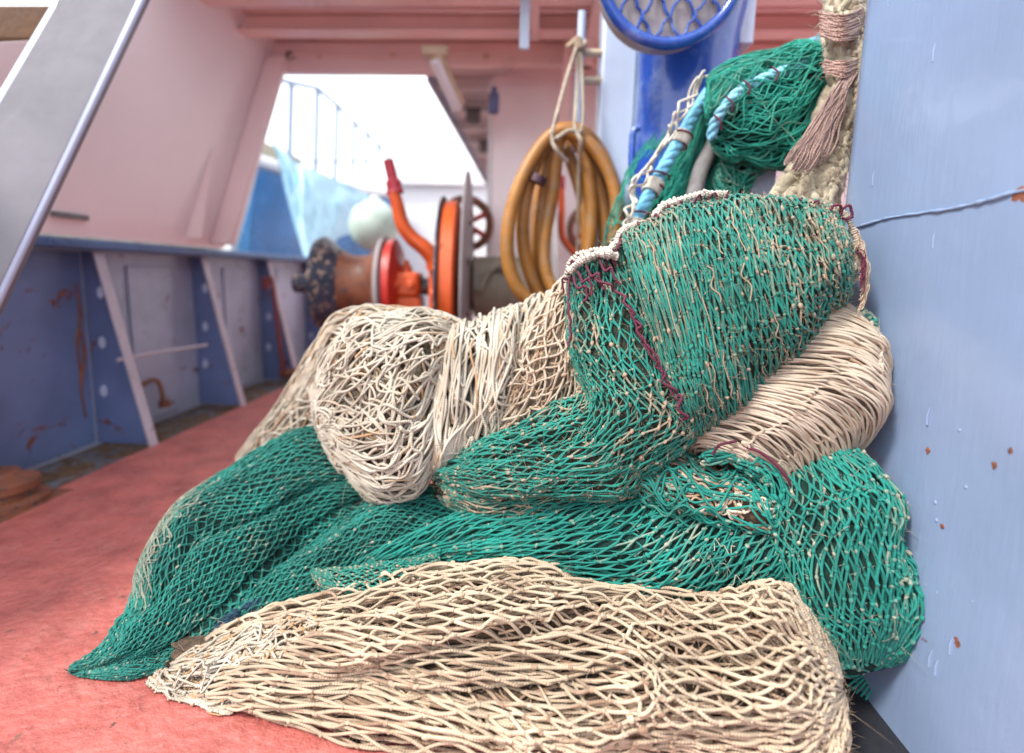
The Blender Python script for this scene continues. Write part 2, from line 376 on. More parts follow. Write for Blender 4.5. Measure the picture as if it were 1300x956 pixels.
        if knot > 0:
            a, b = uv(kx, ky); ok = (a >= 0) & (a <= 1)
            p, nn = s.at(a[ok], b[ok], ko[ok]+r*.4); q, _ = s.at(a[ok]+(.002 if along else 0), b[ok]+(0 if along else .002), ko[ok]+r*.4)
            dirv = q-p; dirv /= np.linalg.norm(dirv, axis=1)[:, None]+1e-9; dirv += rg.normal(0, .35, dirv.shape)
            tt = np.array([-1.25, -.75, 0, .75, 1.25]); pr = np.array([.35, 1, 1.15, 1, .35])
            pk = p[:, None]+dirv[:, None]*(tt*r*knot)[None, :, None]
            sz = (1+rg.normal(0, .2, len(p)))[:, None]
            st.add(pk, pr[None]*r*knot*.95*sz, (kt[ok]+ktint+rg.normal(0, .25, len(p)))[:, None], np.repeat(nn[:, None], 5, 1), sides=6)
    def fuzz(s, st, n, L, r, tint=.9, brange=(-.05, .6), seed=0, lift=.006):
        rg = np.random.default_rng(seed+900); a = rg.random(n); b = brange[0]+(brange[1]-brange[0])*rg.random(n)
        p, nn = s.at(a, b, np.full(n, .001)); m = 6; t = np.linspace(0, 1, m)
        d = rg.normal(0, 1, (n, 3)); d -= nn*np.sum(d*nn, 1)[:, None]*.8; d /= np.linalg.norm(d, axis=1)[:, None]
        c = rg.normal(0, .6, (n, 3)); l = L*rg.gamma(2, .5, n)[:, None, None]
        pk = p[:, None]+l*(d[:, None]*t[None, :, None]+c[:, None]*(t**2)[None, :, None]*.7)+nn[:, None]*(lift*rg.random(n)[:, None]*np.sin(t*2.6)[None])[..., None]
        st.add(pk, r*np.array([1, 1, .9, .8, .6, .3])[None], tint+rg.normal(0, .2, n)[:, None], sides=3)
    def loose(s, st, n, r, steps=40, along=True, span=(.15, .5), wob=.05, tint=.2, brange=(-.05, .58), arange=(0, 1), seed=0, off=.004):
        """long wandering cords laid over the surface"""
        rg = np.random.default_rng(seed+500); t = np.linspace(0, 1, steps)
        a0 = arange[0]+(arange[1]-arange[0])*rg.random(n); b0 = brange[0]+(brange[1]-brange[0])*rg.random(n); sp = rg.uniform(*span, n)
        w = wob*(1+rg.random(n))[:, None]; ph = rg.random((n, 4))*6.28; fr = rg.uniform(1, 3.2, (n, 2))
        wv = w*(np.sin(ph[:, :1]+fr[:, :1]*6.28*t*.6)+.5*np.sin(ph[:, 1:2]+fr[:, 1:2]*6.28*t))
        if along: a = a0[:, None]+sp[:, None]*(t-.5); b = b0[:, None]+wv
        else: b = b0[:, None]+sp[:, None]*(t-.5); a = a0[:, None]+wv
        a = np.clip(a, .004, .996)
        o = off+r*1.2*np.sin(ph[:, 2:3]+t*9)+r*rg.random(n)[:, None]*2
        p, nn = s.at(a, b, o)
        st.add(p, r*(1+rg.normal(0, .1, n))[:, None], tint+rg.normal(0, .25, n)[:, None]+.15*np.sin(ph[:, 3:4]+t*7), nn)
def path(pts, n): return catmull(np.array(pts, float), n)
def cord(st, pts, r, tint=.2, n=80, twist=0, sides=8, seed=0, wob=0):
    c = path(pts, n); rg = np.random.default_rng(seed)
    if wob: c = c+wob*np.stack([fbm(np.arange(n)*.21+k*9, np.full(n, seed+.5), k)-.5 for k in range(3)], 1)*2
    if twist:       # laid rope: three strands
        T = np.gradient(c, axis=0); T /= np.linalg.norm(T, axis=1)[:, None]+1e-9
        L = np.concatenate([[0], np.cumsum(np.linalg.norm(np.diff(c, axis=0), axis=1))])
        u = np.cross(T, [.3, .9, .2]); u /= np.linalg.norm(u, axis=1)[:, None]; w = np.cross(T, u)
        for k in range(3):
            ph = L*twist+k*2.0944
            st.add((c+r*.5*(np.cos(ph)[:, None]*u+np.sin(ph)[:, None]*w))[None], np.full((1, n), r*.58), tint+.15*rg.random(), sides=sides)
    else: st.add(c[None], np.full((1, n), r), tint, sides=sides)

exec_nets = True
# ================================================================== SETTING
S = 'structure'
# deck, waterway, sea
d_ = MB().box((-1.70, -6, -.12), (5, 9, 0)); tag(d_.build('deck', M['deck']), kind=S)
d_ = MB().box((-2.0, -6, -.14), (-1.7005, 9, -.012)); tag(d_.build('side_strip', M['side_strip']), kind=S)
d_ = MB().box((.56, -6, .0005), (.7, 9, .004)); tag(d_.build('side_strip', M['black']), kind=S)  # black strip: shade at the bulkhead foot put in as colour
d_ = MB().box((-3000, -3000, -3.2), (3000, 3000, -1.9))
sea = paint('sea_water', (.02, .06, .07), .12, var=.3, scale=.4, bump=.5); tag(d_.build('sea', sea), kind=S)

# ---- bulwark
bw = empty('bulwark', (-1.97, 2.4, 0), 'lavender and blue steel bulwark with rusty webs and blue top rail beside the deck', 'bulwark')
XP = -1.97
m = MB(); m.box((XP-.02, -3, -.05), (XP, 6.2, .86)); m.build('plating', M['lav'], bw)
m = MB(); m.box((XP-.03, -3, .861), (XP+.125, 4.35, .905)); m.build('cap_rail', M['cap'], bw, bevel=.012)
for k in range(-1, 5):
    y = 2.12+.70*k
    if k == 4: y = 4.86
    w = MB().slab([(XP+.0015, y, .0), (XP+.27, y, .0), (XP+.075, y, .858), (XP+.0015, y, .858)], (0, .012, 0)).build('stanchion_web', M['web'], bw)
    f = MB(); f.slab([(XP+.262, y-.028, -.008), (XP+.275, y-.028, -.008), (XP+.085, y-.028, .857), (XP+.072, y-.028, .857)], (0, .046, 0)); f.build('flange', M['flange'], w, bevel=.003)
    for h, (zz) in enumerate((.24, .46, .68)):
        q = MB().lathe((XP+.05+.012*h, y-.004, zz), (0, 1, 0), [(0, .015), (.003, .016), (.004, .010)], 16)
        q.v = [(p[0], p[1], zz+(p[2]-zz)*1.7) for p in q.v]; q.build('pale_patch', M['edge'], w)
# doubling plates low on the plating
for y in (2.45, 3.2, 3.85):
    MB().box((XP+.001, y-.1, .02), (XP+.012, y+.19, .80)).build('plating_panel', M['lav'], bw, bevel=.004)
# thin rod between webs
MB().box((XP+.0012, .2, .01), (XP+.010, 2.10, .85)).build('plating_panel', paint('shaded_plating_blue', (.13, .18, .34), .35, rust=.4, var=.35, scale=2), bw)  # darker panel: shade on the near plating put into its colour
pr = empty('pipe_rail', (-1.85, 2.45, .45), 'thin pale horizontal rod crossing the bulwark bay left of the second web', 'rod')
q = MB().tube([PX(150, 457, -1.80), PX(205, 447, -1.80), PX(262, 438, -1.80)], .009, 8).build('rod', M['flange'], pr)
p1 = empty('drain_pipe', PX(185, 500, -1.9), 'small rusty bent pipe low in the bulwark bay under the thin rod', 'pipe')
MB().tube(path([PX(160, 492, -1.93), PX(180, 488, -1.93), PX(197, 482, -1.92), PX(204, 492, -1.9), PX(207, 508, -1.88)], 24), .011, 10).build('pipe', M['rusty'], p1)
MB().lathe(PX(209, 512, -1.88), (0, 0, 1), [(-.02, .014), (-.018, .026), (.014, .026), (.018, .014)], 14).build('valve', M['rusty'], p1)
p2 = empty('vent_pipe', PX(358, 480, -1.78), 'rust red upright pipe with hooked top against the far bulwark', 'pipe')
MB().tube(path([PX(334, 352, -1.84), PX(337, 366, -1.84), PX(343, 352, -1.82), PX(347, 366, -1.8), PX(353, 420, -1.79), PX(360, 474, -1.78)], 40), .014, 12).build('pipe', M['rustred'], p2)
MB().lathe(PX(366, 474, -1.76), (1, .2, .1), [(-.06, .02), (-.05, .035), (.05, .035), (.06, .02)], 16).build('valve', M['rusty'], p2)
rb = empty('mooring_roller', PZ(5, 640, 0), 'rust red round mooring fitting on the dark waterway at the left edge', 'roller')
c = PX(2, 628, -1.76); c[2] = 0
MB().lathe(c, (0, 0, 1), [(-.01, .12), (.02, .12), (.03, .08), (.045, .075), (.055, .10), (.08, .10), (.10, .055), (.115, .05)], 28).build('roller', M['rusty'], rb)
MB().box((c[0]-.13, c[1]-.13, -.011), (c[0]+.13, c[1]+.13, .002)).build('base_plate', M['rusty'], rb, bevel=.004)

for k, (u, v, x) in enumerate(((105, 470, XP+.013), (100, 420, XP+.013))):
    MB().tube(path([PX(u-4, v-60, x), PX(u+2, v-20, x), PX(u-2, v+20, x), PX(u+4, v+60, x)], 20), [.004]*5+[.007]*8+[.004]*7, 7).build('rusty_weld', M['rusty'], bw)
# ---- pink side wall (leans inboard), polygon with sloped aft edge
def SWx(z): return -1.86+(z-.9)*.369
sw = empty('side_wall', (-1.86, 2.2, .905), 'glossy pale pink sloping side wall above the blue rail', 'wall')
def swhit(u, v):
    r = ray(u, v); t = (-1.86+(CAMZ-.9)*.369)/(r[0]-.369*r[2]); return (CAMP+r*t)[1:]
poly = [(.2, .912), (2.95, .912), (2.95, 2.035), (2.15, 2.035), tuple(swhit(150, -25)), tuple(swhit(78, 50)), tuple(swhit(-40, 56)), (.2, 1.1)]
MB().slab([(SWx(z), y, z) for y, z in poly], (-.02, 0, 0)).build('panel', M['palepink'], sw)
MB().slab([(SWx(z)+.001+dx, 2.80, z) for z, dx in ((.93, .0), (.93, .13), (1.93, .11), (1.93, .0))], (0, .05, 0)).build('frame', M['pink'], sw, bevel=.01)
MB().slab([(SWx(.95)+.002, 2.60, .95), (SWx(.95)+.085, 2.60, .95), (SWx(1.4)+.002, 2.60, 1.4)], (0, .012, 0)).build('gusset', M['pink'], sw)
MB().beam((SWx(1.0)+.006, 1.85, .985), (SWx(1.0)+.006, 2.0, .985), .012, .02).build('handle', M['rubber'], sw)

# ---- pink roof with beams
rf = empty('deck_roof', (0, 2.4, 1.98), 'pink painted steel roof underside with cross beams over the winch', 'roof')
MB().box((-1.50, 1.96, 2.02), (3.6, 3.25, 2.05)).build('plating', M['pinkroof'], rf)
for y, h in ((2.02, .07), (2.28, .07), (2.58, .07)):
    b = MB().box((-1.49, y-.012, 2.019-h), (3.5, y+.012, 2.018)); b.box((-1.49, y-.045, 2.005-h), (3.5, y+.045, 2.0185-h)); b.build('beam', M['pinkroof'], rf, bevel=.006)
MB().box((-1.48, 2.84, 1.86), (-.52, 2.90, 2.018)).build('header', M['pink'], rf, bevel=.012)
MB().box((-.519, 2.84, 1.90), (3.4, 2.90, 2.018)).build('header', M['pinkroof'], rf, bevel=.012)
MB().tube(path([(-1.35, 2.82, 1.915), (-1.3, 2.81, 1.94), (-.9, 2.81, 1.925), (-.6, 2.81, 1.935), (-.3, 2.81, 1.95)], 40), .006, 6).build('cable', M['pinkroof'], rf)
for k, x in enumerate((-1.2, -.8, -.3, .15, .6, 1.0)):
    MB().box((x-.015, 2.832, 1.93), (x+.015, 2.8385, 1.955)).build('clip', M['cream'], rf, bevel=.002)
MB().tube([(-1.44, 2.45, 2.0), (-.3, 2.46, 1.985), (3.2, 2.45, 1.995)], .011, 8).build('conduit', M['pink'], rf)
MB().lathe((-1.36, 2.838, 1.94), (0, -1, 0), [(0, .022), (.012, .022), (.02, .014), (.03, .012)], 14).build('socket', M['rubber'], rf)
# strap and fore-aft girders
MB().box((-.06, 1.98, 1.915), (-.02, 2.6, 1.944)).build('girder', M['pinkroof'], rf, bevel=.004)
MB().box((.20, 2.0, 1.90), (.26, 2.9, 1.943)).build('girder', M['pinkroof'], rf, bevel=.004)
hs = empty('hanging_strap', (-.05, 2.15, 1.75), 'flat pale grey strap hanging from the pink roof right of the lamp', 'strap')
MB().box((PY(660, 40, 2.2)[0], 2.18, PY(660, 64, 2.2)[2]), (PY(672, 40, 2.2)[0], 2.20, 1.94)).build('strap', M['colgrey'], hs)
# hanging post left of hose
pz = empty('roof_post', PY(722, 180, 2.7), 'slanted pink strut between the roof and the pink rear wall', 'strut')
MB().beam(PY(726, 20, 2.7), PY(712, 182, 2.95), .05, .04).build('strut', M['pinkroof'], pz)
# lamp fixture
lf = empty('ceiling_lamp', P(567, 95, 2.6), 'old yellowed tube lamp fitting hanging from the pink roof', 'lamp')
a, b = PY(552, 68, 2.45), PY(582, 134, 2.62)
MB().beam(a, b, .075, .03).build('housing', M['cream'], lf, bevel=.008)
MB().beam(a+[.0, -.01, -.03], b+[.0, -.01, -.03], .055, .03).build('diffuser', M['white'], lf, bevel=.012)
MB().box(a+[-.06, -.02, -.01], a+[.06, .05, .03]).build('bracket', M['cream'], lf, bevel=.005)

# ---- rear pink deckhouse wall, white return, overhang
dh = empty('deckhouse', (1.0, 3.2, 0), 'pink deckhouse wall behind the hoses and winch with white side face', 'deckhouse')
MB().box((-.285, 3.12, 0), (3.5, 3.18, 2.015)).build('wall', M['palepink'], dh)
MB().box((-.31, 3.10, 0), (-.286, 9.0, 1.93)).build('side_face', M['white'], dh)
oh = empty('overhang', (-.45, 5, 1.95), 'white ribbed overhang above the side passage beyond the winch', 'overhang')
MB().box((-.63, 2.96, 1.95), (-.2, 9, 1.97)).build('plating', M['whitec'], oh)
for k in range(12): MB().box((-.615, 3.15+.42*k, 1.885), (-.312, 3.17+.42*k, 1.949)).build('beam', M['whitec'], oh)
MB().box((-.645, 2.96, 1.86), (-.631, 9, 1.96)).build('edge_plate', M['lav'], oh)
for k, (y) in enumerate((3.5, 4.3)):
    t = empty('clamp_light', (-.45, y, 1.87), ['small grey fitting nearest under the white overhang', 'small dark fitting further along under the white overhang'][k], 'light fitting')
    MB().lathe((-.45, y, 1.84), (0, 0, 1), [(-.05, .03), (-.04, .05), (.02, .05), (.045, .02)], 14).build('lamp', M['rubber'], t)
    MB().box((-.50, y-.02, 1.871), (-.40, y+.02, 1.883)).build('bracket', M['black'], t)
nv = empty('cable_gland', PY(627, 128, 2.83), 'blue black plug hanging at the top corner of the passage', 'plug')
MB().lathe(PY(627, 128, 2.83), (0, .1, 1), [(-.07, .012), (-.06, .028), (.03, .028), (.05, .015), (.07, .015)], 14).build('plug', M['web'], nv)

# ---- neighbouring boats through the opening
wh = empty('wheelhouse', (-1.4, 8.5, 0), 'white wheelhouse of another boat seen beyond the winch', 'wheelhouse')
MB().box((PY(503, 300, 8)[0], 8.0, -1), (PY(640, 300, 8)[0], 8.2, PY(540, 236, 8)[2])).build('wall', M['white'], wh)
MB().box((PY(497, 300, 8)[0], 7.85, PY(540, 236, 8)[2]+.002), (PY(640, 300, 8)[0], 8.3, PY(540, 212, 8)[2])).build('roof_edge', M['white'], wh, bevel=.01)
for (u, v) in ((515, 128), (545, 150), (530, 135)):
    MB().tube([PY(u, 212, 8.1), PY(u, v, 8.1)], .022, 6).build('mast', M['rail'], wh)
MB().tube([PY(511, 129, 8.1), PY(545, 129, 8.1)], .02, 6).build('yard', M['rail'], wh)
nb = empty('neighbour_boat', (-3.4, 6, -1.5), 'blue hulled boat moored alongside with white topped flared bow', 'boat')
hp = [(u, v, y) for u, v, y in ((300, 345, 4.6), (345, 345, 5.2), (400, 350, 6.2), (470, 352, 7.8))]
ht = [(u, v, y) for u, v, y in ((322, 206, 4.6), (372, 222, 5.2), (425, 236, 6.2), (500, 250, 7.8))]
V0 = catmull([PY(*p) for p in hp], 24); V1 = catmull([PY(*p) for p in ht], 24); V0[:, 2] = -1.0
V = []; FA = []
for i in range(24):
    for j in range(9):
        t = j/8; p = V0[i]*(1-t)+V1[i]*t; p = p+np.array([-.35, -.0, 0])*math.sin(math.pi*t*.5)*0; V.append(p)
for i in range(24):
    for j in range(9): V.append(np.array(V[i*9+j])+[-.5, .35, 0])
o2 = 24*9
for i in range(23):
    for j in range(8):
        a = i*9+j; FA.append((a, a+9, a+10, a+1)); FA.append((o2+a, o2+a+1, o2+a+10, o2+a+9))
for i in range(23): FA.append((i*9+8, (i+1)*9+8, o2+(i+1)*9+8, o2+i*9+8)); FA.append((i*9, o2+i*9, o2+(i+1)*9, (i+1)*9))
for j in range(8): FA.append((j, j+1, o2+j+1, o2+j)); FA.append((23*9+j, o2+23*9+j, o2+23*9+j+1, 23*9+j+1))
MB().add(V, FA).build('hull', M['hull'], nb)
MB().tube(V1+[0, 0, .03], .06, 8).build('bow_rail', M['white'], nb)
MB().beam(PY(318, 208, 4.5), PY(287, 330, 4.5), .10, .10).build('white_edge', M['white'], nb, bevel=.01)
posts = [(370, 105), (403, 112), (428, 133), (450, 155), (466, 168), (480, 182)]
yy = [4.9, 5.5, 6.1, 6.8, 7.4, 8.0]; tops = []
for (u, v), y in zip(posts, yy):
    tops.append(PY(u, v, y)); MB().tube([PY(u-3, 240, y), PY(u, v, y)], .030, 6).build('rail_post', M['rail'], nb)
MB().tube([PY(335, 96, 4.3)]+tops+[PY(498, 205, 8.8)], .026, 6).build('top_rail', M['rail'], nb)
MB().tube([PY(u-2, 205, y) for (u, v), y in zip(posts, yy)], .012, 6).build('lower_rail', M['rail'], nb)
# tarp
tp = catmull([PY(u, v, y) for u, v, y in ((345, 176, 4.4), (372, 205, 4.45), (398, 215, 4.5), (440, 232, 4.9), (492, 262, 5.6))], 40)
tq = catmull([PY(u, v, y) for u, v, y in ((352, 200, 4.3), (378, 300, 4.2), (400, 345, 4.2), (432, 300, 4.7), (476, 300, 5.5))], 40)
V = []; FA = []
for i in range(40):
    for j in range(20):
        t = j/19; p = tp[i]*(1-t)+tq[i]*t; p = p+np.array([.03, -.11, .03])*(fbm(i*.42, t*2.2, 3)-.5)*2.2*math.sin(math.pi*min(1, t+.15)); V.append(p)
for i in range(40):
    for j in range(20): V.append(np.array(V[i*20+j])+[0, .015, 0])
for i in range(39):
    for j in range(19):
        a = i*20+j; FA.append((a, a+20, a+21, a+1)); FA.append((800+a, 801+a, 821+a, 820+a))
tag(MB().add(V, FA).build('tarpaulin', M['tarp'], None, sharp=180), 'crumpled pale blue tarpaulin draped over the blue bow outside', 'tarpaulin')
tag(MB().lathe(PY(475, 287, 4.2), (0, .2, 1), [(-.21, .02), (-.19, .09), (-.12, .17), (0, .21), (.12, .17), (.19, .09), (.21, .05), (.25, .04)], 32).build('round_buoy', M['buoy']), 'large pale green round buoy beside the rusty winch drum', 'buoy')

# ---- diagonal grey plate at left
gp = empty('gangway_plate', P(60, 200, 1.5), 'broad worn grey metal board leaning diagonally at the upper left', 'board')
A1_, A2_, B1_, B2_ = PY(84, -20, 1.62), PY(184, -20, 1.62), PY(-62, 225, 1.30), PY(-32, 432, 1.30)
MB().slab([A1_, A2_, B2_, B1_], (.0, .05, .015)).build('board', M['steel'], gp, bevel=.004)
A1_, A2_, B1_, B2_ = [p+np.array([0, -.012, 0]) for p in (A1_, A2_, B1_, B2_)]
for a, b in ((A1_, B1_), (A2_, B2_)):
    MB().beam(a+[0, .02, 0], b+[0, .02, 0], .024, .014, up=(0, 1, 0)).build('edge_strip', M['edge'], gp, bevel=.004)
wd = empty('timber_beam', (-2.4, 1.6, 1.6), 'dark brown timber beam behind the grey board in the top left corner', 'beam')
MB().box((-3.2, 1.74, PY(20, 50, 1.74)[2]), (PY(100, 20, 1.74)[0], 1.84, PY(20, 6, 1.74)[2])).build('beam', M['wood'], wd, bevel=.008)
q = empty('quay_wall', (-8, 6, -2), 'sunlit yellowish stone quay wall beyond the boat at the far left', 'quay wall')
mq = MB(); rr = random.Random(3)
for r_ in range(9):
    y = -2+rr.random()
    while y < 12:
        w = .5+rr.random()*.7; mq.box((-6.6-rr.random()*.06, y, -2+r_*.62), (-6.0+rr.random()*.08, y+w-.03, -2+r_*.62+.60)); y += w
mq.build('blocks', M['stone'], q, bevel=.03)

# ---- winch
WY = 2.55
def w(u, v, y=WY): return PY(u, v, y)
wn = empty('winch', (w(540, 400)[0], WY, 0), 'orange and rust trawl winch with brake lever standing on the deck behind the nets', 'winch')
ca = w(480, 362); zc = ca[2]; px = WY/F
def X(u): return w(u, 362)[0]
def Xb(u): return w(u, 362, WY-.20)[0]
ax = (1, 0, 0)
c0 = np.array([0, WY, zc])
R0 = 54*px
MB().lathe(c0, ax, [(Xb(392), .07), (Xb(393), R0*1.04), (Xb(398), R0*1.07), (Xb(404), R0*.98), (Xb(416), R0*.80), (Xb(434), R0*.68), (Xb(452), R0*.70), (Xb(464), R0*.82), (Xb(474), R0*1.0), (Xb(477), R0*1.10)], 48).build('warping_drum', M['rusty'], wn)
MB().lathe(c0, ax, [(Xb(391)-.002, R0*.6), (Xb(391), R0*1.06), (Xb(398), R0*1.10), (Xb(405), R0*1.0), (Xb(414), R0*.86), (Xb(420), R0*.79), (Xb(422), R0*.70)], 48).build('drum_rim', M['rustblk'], wn)
MB().lathe(c0, ax, [(Xb(470), R0*.9), (Xb(471), R0*1.08), (Xb(477), R0*1.14), (Xb(480), R0*1.0)], 48).build('drum_flange', M['discgrey'], wn)
MB().lathe(c0, ax, [(Xb(480.5), .06), (Xb(481), R0*1.06), (Xb(490), R0*1.08), (Xb(495), R0*.9), (Xb(499), .06)], 48).build('red_disc', M['red'], wn)
MB().lathe(c0, ax, [(X(380), .045), (X(720), .045)], 20).build('shaft', M['rustblk'], wn)
bl = MB(); bl.box((X(501), WY-.13, zc-.05), (X(536), WY+.10, zc+.07)); bl.build('bearing_block', M['orange'], wn, bevel=.02)
b2 = MB().lathe((X(518), WY-.02, zc+.07), (0, 0, 1), [(0, .03), (.02, .026), (.045, .012), (.06, .01)], 12); b2.build('grease_cap', M['orange'], wn)
for u in (510, 527): MB().lathe((X(u), WY-.13, zc+.01), (0, -1, 0), [(0, .022), (.008, .024), (.012, .017), (.03, .015)], 6).build('bolt', M['orange'], wn)
MB().slab([(X(500), WY-.12, zc-.052), (X(537), WY-.12, zc-.052), (X(540), WY-.12, 0), (X(494), WY-.12, 0)], (0, .2, 0)).build('pedestal', M['orange'], wn, bevel=.008)
MB().lathe(c0, ax, [(Xb(556), .1), (Xb(557), R0*1.94), (Xb(559), R0*1.97), (Xb(573), R0*1.97), (Xb(575), R0*1.9), (Xb(576), .1)], 64).build('brake_drum', M['orange'], wn)
MB().lathe(c0, ax, [(Xb(552.5), R0*1.75), (Xb(553), R0*2.06), (Xb(555.5), R0*2.06), (Xb(556), R0*1.8)], 64).build('brake_band', M['rustblk'], wn)
MB().lathe(c0, ax, [(Xb(584), .1), (Xb(585), R0*2.60), (Xb(586), R0*2.62), (Xb(588), R0*2.6), (Xb(590), R0*2.0), (Xb(591), .1)], 72).build('big_flange', M['discgrey'], wn)
for k in range(10):
    a = k*.628+.3; MB().lathe(c0+np.array([Xb(590.5), math.cos(a)*R0*1.7, math.sin(a)*R0*1.7]), ax, [(0, .016), (.008, .015), (.009, .004)], 6).build('flange_bolt', M['rusty'], wn)
# bracket with slot at top of brake
bk = MB(); bk.slab([w(560, 310), w(560, 268), w(564, 256), w(576, 256), w(580, 268), w(580, 310)], (0, .05, 0)); bk.build('band_anchor', M['orange'], wn, bevel=.006)
MB().box(w(566, 290, WY-.012), w(574, 264, WY-.002)).build('slot', M['black'], wn)
MB().tube([w(573, 262, WY-.02), w(573, 262, WY+.07)], .014, 10).build('pin', M['rusty'], wn)
# lever
lv = MB(); lp = path([w(497, 244, WY-.16), w(502, 262, WY-.16), w(508, 285, WY-.16), w(520, 302, WY-.15), w(536, 315, WY-.14), w(547, 328, WY-.13), w(550, 340, WY-.12)], 40)
lv.tube(lp, np.linspace(.040, .062, 40), 12, sx=.7); lv.build('brake_lever', M['orange'], wn)
MB().tube(path([w(490, 203, WY-.16), w(492, 212, WY-.16), w(496, 230, WY-.16), w(499, 246, WY-.16)], 20), [.016]+[.025]*12+[.036]*5+[.042]*2, 12).build('lever_grip', M['grip'], wn)
MB().slab([w(541, 336, WY-.14), w(556, 336, WY-.14), w(556, 430, WY-.14), w(541, 430, WY-.14)], (0, .04, 0)).build('lever_arm', M['orange'], wn, bevel=.006)
MB().lathe(w(548, 374, WY-.141), (0, -1, 0), [(0, .024), (.006, .026), (.012, .017), (.026, .015)], 6).build('bolt', M['orange'], wn)
wn.rotation_euler.z = math.radians(4.5)
# rope drum
MB().lathe(c0, ax, [(Xb(591.5), .05), (Xb(592), R0*.55), (X(690), R0*.55), (X(690.5), .05)], 40).build('rope_barrel', M['rusty'], wn)
st = Strands(); tt = np.linspace(0, 2*np.pi*15, 900)
st.add(np.stack([Xb(596)+(Xb(688)-Xb(596))*tt/tt[-1]+0*tt, WY+R0*.66*np.cos(tt), zc+R0*.66*np.sin(tt)], 1)[None], np.full((1, 900), .0165), .55, sides=8)
st.add(np.stack([Xb(595)+(Xb(688)-Xb(595))*tt/tt[-1], WY+R0*.5*np.cos(tt), zc+R0*.5*np.sin(tt)], 1)[None], np.full((1, 900), .017), .7, sides=8)
cord(st, [w(602, 370, WY-.15), w(606, 366, WY-.17), w(617, 345, WY-.16), w(630, 336, WY-.15), w(640, 345, WY-.15)], .018, .5, twist=70)
wr = fibre('grey_wound_rope', (.36, .32, .25), (.22, .19, .15), stripe=500.); st.build('wound_rope', wr, wn)
MB().lathe(c0, ax, [(X(690.6), .05), (X(691), R0*1.9), (X(697), R0*1.9), (X(697.5), .05)], 48).build('end_flange', M['discgrey'], wn)
MB().box((X(470), WY-.25, 0), (X(740), WY+.3, .05)).build('base', M['rusty'], wn, bevel=.006)
rl = empty('brake_lever_spare', w(716, 330), 'narrow red orange lever standing between the hanging hose loops', 'lever')
rl.name = 'brake_lever'
MB().tube(path([w(712, 240), w(713, 262), w(713, 295), w(718, 308), w(728, 320), w(738, 330), w(742, 372)], 30), .028, 10, sx=.6).build('arm', M['orange'], rl)
MB().tube([w(712, 224), w(712, 242)], .02, 10).build('grip', M['grip'], rl)
def handwheel(u, v, y, R, label, tilt=0.0):
    c = PY(u, v, y); t = empty('handwheel', c, label, 'handwheel', 'handwheels behind the winch')
    an = (math.sin(tilt), -math.cos(tilt), 0)
    MB().torus(c, an, R, R*.17, 48, 12).build('rim', M['rusty'], t)
    uu = np.array([math.cos(tilt), math.sin(tilt), 0])
    for k in range(3):
        a = math.pi*k/3+.5; d = (uu*math.cos(a)+np.array([0, 0, 1])*math.sin(a))
        if k == 1: continue
        MB().tube([c-d*R*.95, c+d*R*.95], R*.12, 8).build('spoke', M['red'], t)
    MB().lathe(c, an, [(-.03, R*.2), (.03, R*.2)], 16).build('hub', M['red'], t)
handwheel(592, 284, 2.95, 30*2.95/F, 'brown ringed handwheel with red spokes half hidden behind the big winch disc', .3)
handwheel(750, 292, 2.95, 27*2.95/F, 'dark ringed handwheel with red spokes seen through the hose coil', .3)

# ---- light column, pipe, brackets
lc = empty('column', PY(788, 200, 1.95)*[1, 1, 0], 'pale blue grey square column left of the royal blue post', 'column')
x0, x1 = PY(764, 60, 1.95)[0], PY(810, 60, 1.95)[0]
MB().box((x0, 1.95, 0), (x1, 2.07, 2.01)).build('shaft', M['colgrey'], lc, bevel=.012)
MB().box((x1+.002, 1.90, 0), (x1+.03, 2.03, 2.01)).build('side_flange', M['colgrey'], lc, bevel=.005)
hp_ = empty('hook_pipe', PY(735, 190, 1.93), 'short pale blue upright pipe holding the rope of the hose coil', 'pipe')
MB().tube([PY(739, 15, 1.93), PY(731, 192, 1.93)], .014, 12).build('pipe', M['colgrey'], hp_)
for v in (67, 102): MB().tube([PY(736, v, 1.94), PY(768, v+1, 1.97)], .014, 10).build('bracket', M['cream'], hp_)
# ---- royal blue post with guarded disc
BY = 1.75
bp_ = empty('blue_post', PY(880, 200, BY)*[1, 1, 0], 'thick royal blue steel post behind the hanging green net', 'post')
cx_ = PY(880, 120, BY)[0]; rad = 59*BY/F
MB().lathe((cx_, BY+.1, 0), (0, 0, 1), [(0, rad), (1.45, rad), (1.56, rad*1.02), (1.66, rad*1.12), (1.9, rad*1.2)], 56).build('post', M['blue'], bp_)
MB().tube(path([PY(812, 162, BY-.1), PY(806, 165, BY-.1), PY(803, 175, BY-.1), PY(802, 215, BY-.1), PY(806, 225, BY-.1)], 20), .011, 10).build('handle', M['blue'], bp_)
MB().box(PY(938, 55, BY), PY(948, -60, BY+.12)).build('edge_flange', M['edge'], bp_, bevel=.004)
gd = empty('guarded_disc', PY(850, 40, BY-.28), 'round grey disc behind blue diamond mesh fixed high on the blue post', 'guard')
gc = PY(853, -42, BY-.22); GR = 84*(BY-.22)/F; axg = np.array([0, -1, -.12])
axg = axg/np.linalg.norm(axg)
MB().lathe(gc, axg, [(-.10, GR*.9), (-.09, GR*.97), (-.02, GR*.97), (.0, GR*.93), (.002, .01)], 64).build('disc', M['discgrey'], gd)
MB().torus(gc+axg*.012, axg, GR*.96, .017, 64, 12).build('rim', M['blue'], gd)
g = MB(); uu = np.array([1, 0, 0]); vv = np.cross(axg, uu)
